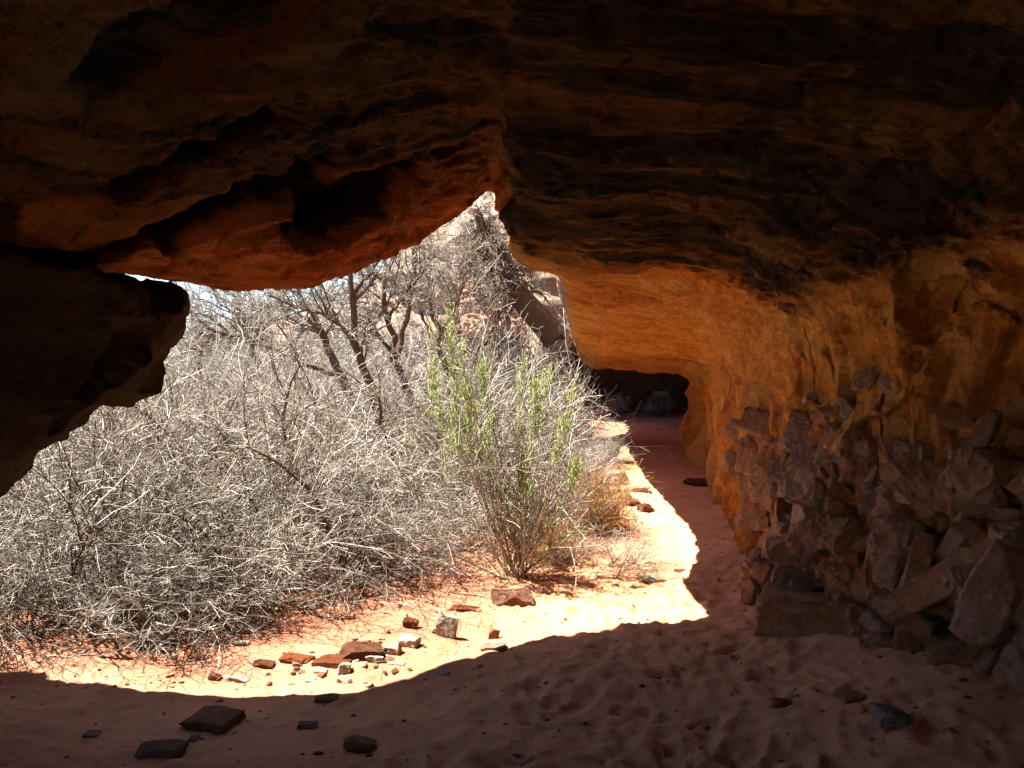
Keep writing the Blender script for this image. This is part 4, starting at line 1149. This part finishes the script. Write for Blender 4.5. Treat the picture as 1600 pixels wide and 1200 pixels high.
for k, (px, py, w, h, mt, lab) in enumerate([
    (985, 790, 70, 26, 'red_stone', 'flat ledge of stone on the bank at the path edge, half in sun'),
    (1000, 770, 44, 14, 'pale_stone', 'bright flat stone at the tip of the sunlit bank'),
    (965, 760, 50, 24, 'pale_stone', 'pale stone on the bank just below the dark stump'),
    (1010, 802, 30, 16, 'red_stone', 'dark stone at the lower end of the sunlit bank'),
    (900, 700, 60, 70, 'red_stone', 'dark red stone by the thicket end, left of the stump'),
    (880, 745, 90, 90, 'red_stone', 'rounded dark stone under the end of the thicket'),
    (940, 722, 84, 36, 'red_stone', 'long dark boulder behind the stump at the path edge'),
    (1180, 700, 40, 14, 'wall_slab', 'small pale stone on the shaded path by the wall'),
    (1090, 760, 44, 12, 'red_stone', 'flat stone lying on the shaded path')]):
    x0, y0 = ground_at(px, py); s = y0 / FPX
    dims = (w * s, w * s * .9, h * s * 1.3)
    if 'small pale stone on the shaded path by' in lab: continue
    o = obj('stone', stone_mesh('stone', dims, M[mt], 340 + k, sharp=.8), loc=(x0, y0 + dims[1] * .3, gz(x0, y0) + dims[2] * .2))
    o.rotation_euler = (0, random.uniform(-.1, .1), random.uniform(-.4, .4))
    tag(o, lab, 'stone', 'stones along the path')

# ------------------------------------------------------------------ interpretive sign far down the passage
def box(bm, c, d, rot=None):
    r = bmesh.ops.create_cube(bm, size=1.0)
    for v in r['verts']:
        v.co = Vector((v.co.x * d[0], v.co.y * d[1], v.co.z * d[2]))
        if rot: v.co.rotate(rot)
        v.co += Vector(c)
    return r
def plain(name, col, rough=.6):
    m, nt, b = new_mat(name); n = N(nt)
    g = n.noise(n.coord(), 9, 5, .6)
    c = n.mix(n.rng(g, .3, .7, 0, .5), col, tuple(v * .7 for v in col)); n.link(c, b.inputs['Base Color']); b.inputs['Roughness'].default_value = rough
    return m
M['metal'] = plain('dark_painted_metal', (.03, .028, .026), .5); M['panel'] = plain('faded_panel', (.12, .115, .10), .4)
from mathutils import Euler
x0, y0 = ground_at(1033, 652)
root = empty('interpretive_sign', (x0, y0, gz(x0, y0)), -.1)
rot = Euler((math.radians(32), 0, 0))
def bm_obj(name, fn, mat, parent):
    bm = bmesh.new(); fn(bm)
    bmesh.ops.bevel(bm, geom=list(bm.edges), offset=.004, segments=1, affect='EDGES')
    me = bpy.data.meshes.new(name); bm.to_mesh(me); bm.free(); me.materials.append(mat); return obj(name, me, parent)
pn = bm_obj('panel', lambda b: box(b, (0, 0, .74), (.46, .30, .012), rot), M['panel'], root)
bm_obj('frame', lambda b: box(b, (0, 0.006, .728), (.50, .34, .018), rot), M['metal'], pn)
for sx in (-.11, .11):
    bm_obj('post', lambda b: box(b, (sx, .03, .33), (.06, .06, .82)), M['metal'], root)
tag(root, 'low slanted information panel on two dark posts in the shaded far passage', 'sign')
# dim shrubs in the shaded alcove
for k, (x_, y_) in enumerate([(2.0, 26.5), (3.2, 27.0), (1.2, 25.5), (4.6, 27.2)]):
    place_shrub(far_protos[k % 3], x_, y_, k * 1.7, .55, 'dim shrub growing against the back of the dark alcove', 'shrubs in the dark alcove', .8)

# ------------------------------------------------------------------ light and camera
SUN = Vector((-.52, .04, 1.0)).normalized()
w = bpy.data.worlds.new('World'); scene.world = w; w.use_nodes = True
nt = w.node_tree; nt.nodes.clear()
sky = nt.nodes.new('ShaderNodeTexSky'); sky.sky_type = 'NISHITA'; sky.sun_disc = False
sky.sun_elevation = math.asin(SUN.z); sky.sun_rotation = math.atan2(SUN.x, SUN.y)
sky.altitude = 1400; sky.dust_density = 1.0
bg = nt.nodes.new('ShaderNodeBackground'); bg.inputs[1].default_value = .06
out = nt.nodes.new('ShaderNodeOutputWorld')
nt.links.new(sky.outputs[0], bg.inputs[0]); nt.links.new(bg.outputs[0], out.inputs[0])
sl_ = bpy.data.lights.new('sun', 'SUN'); sl_.energy = 5.0; sl_.angle = math.radians(.5); sl_.color = (1.0, .93, .80)
so = bpy.data.objects.new('sun', sl_); COL.objects.link(so)
so.rotation_euler = SUN.to_track_quat('Z', 'Y').to_euler()
cd = bpy.data.cameras.new('camera'); cam = bpy.data.objects.new('camera', cd); COL.objects.link(cam)
cd.sensor_width = 36; cd.lens = 36 * FPX / 1600; cd.clip_start = .05; cd.clip_end = 2000
cam.location = (0, 0, CAMZ); cam.rotation_euler = (math.pi / 2 - math.atan((600 - HY) / FPX), 0, 0)
scene.camera = cam
scene.view_settings.view_transform = 'Standard'; scene.view_settings.look = 'None'
scene.view_settings.exposure = 2.55; scene.view_settings.gamma = 1
scene.cycles.max_bounces = 8; scene.cycles.diffuse_bounces = 6
scene.cycles.use_denoising = True
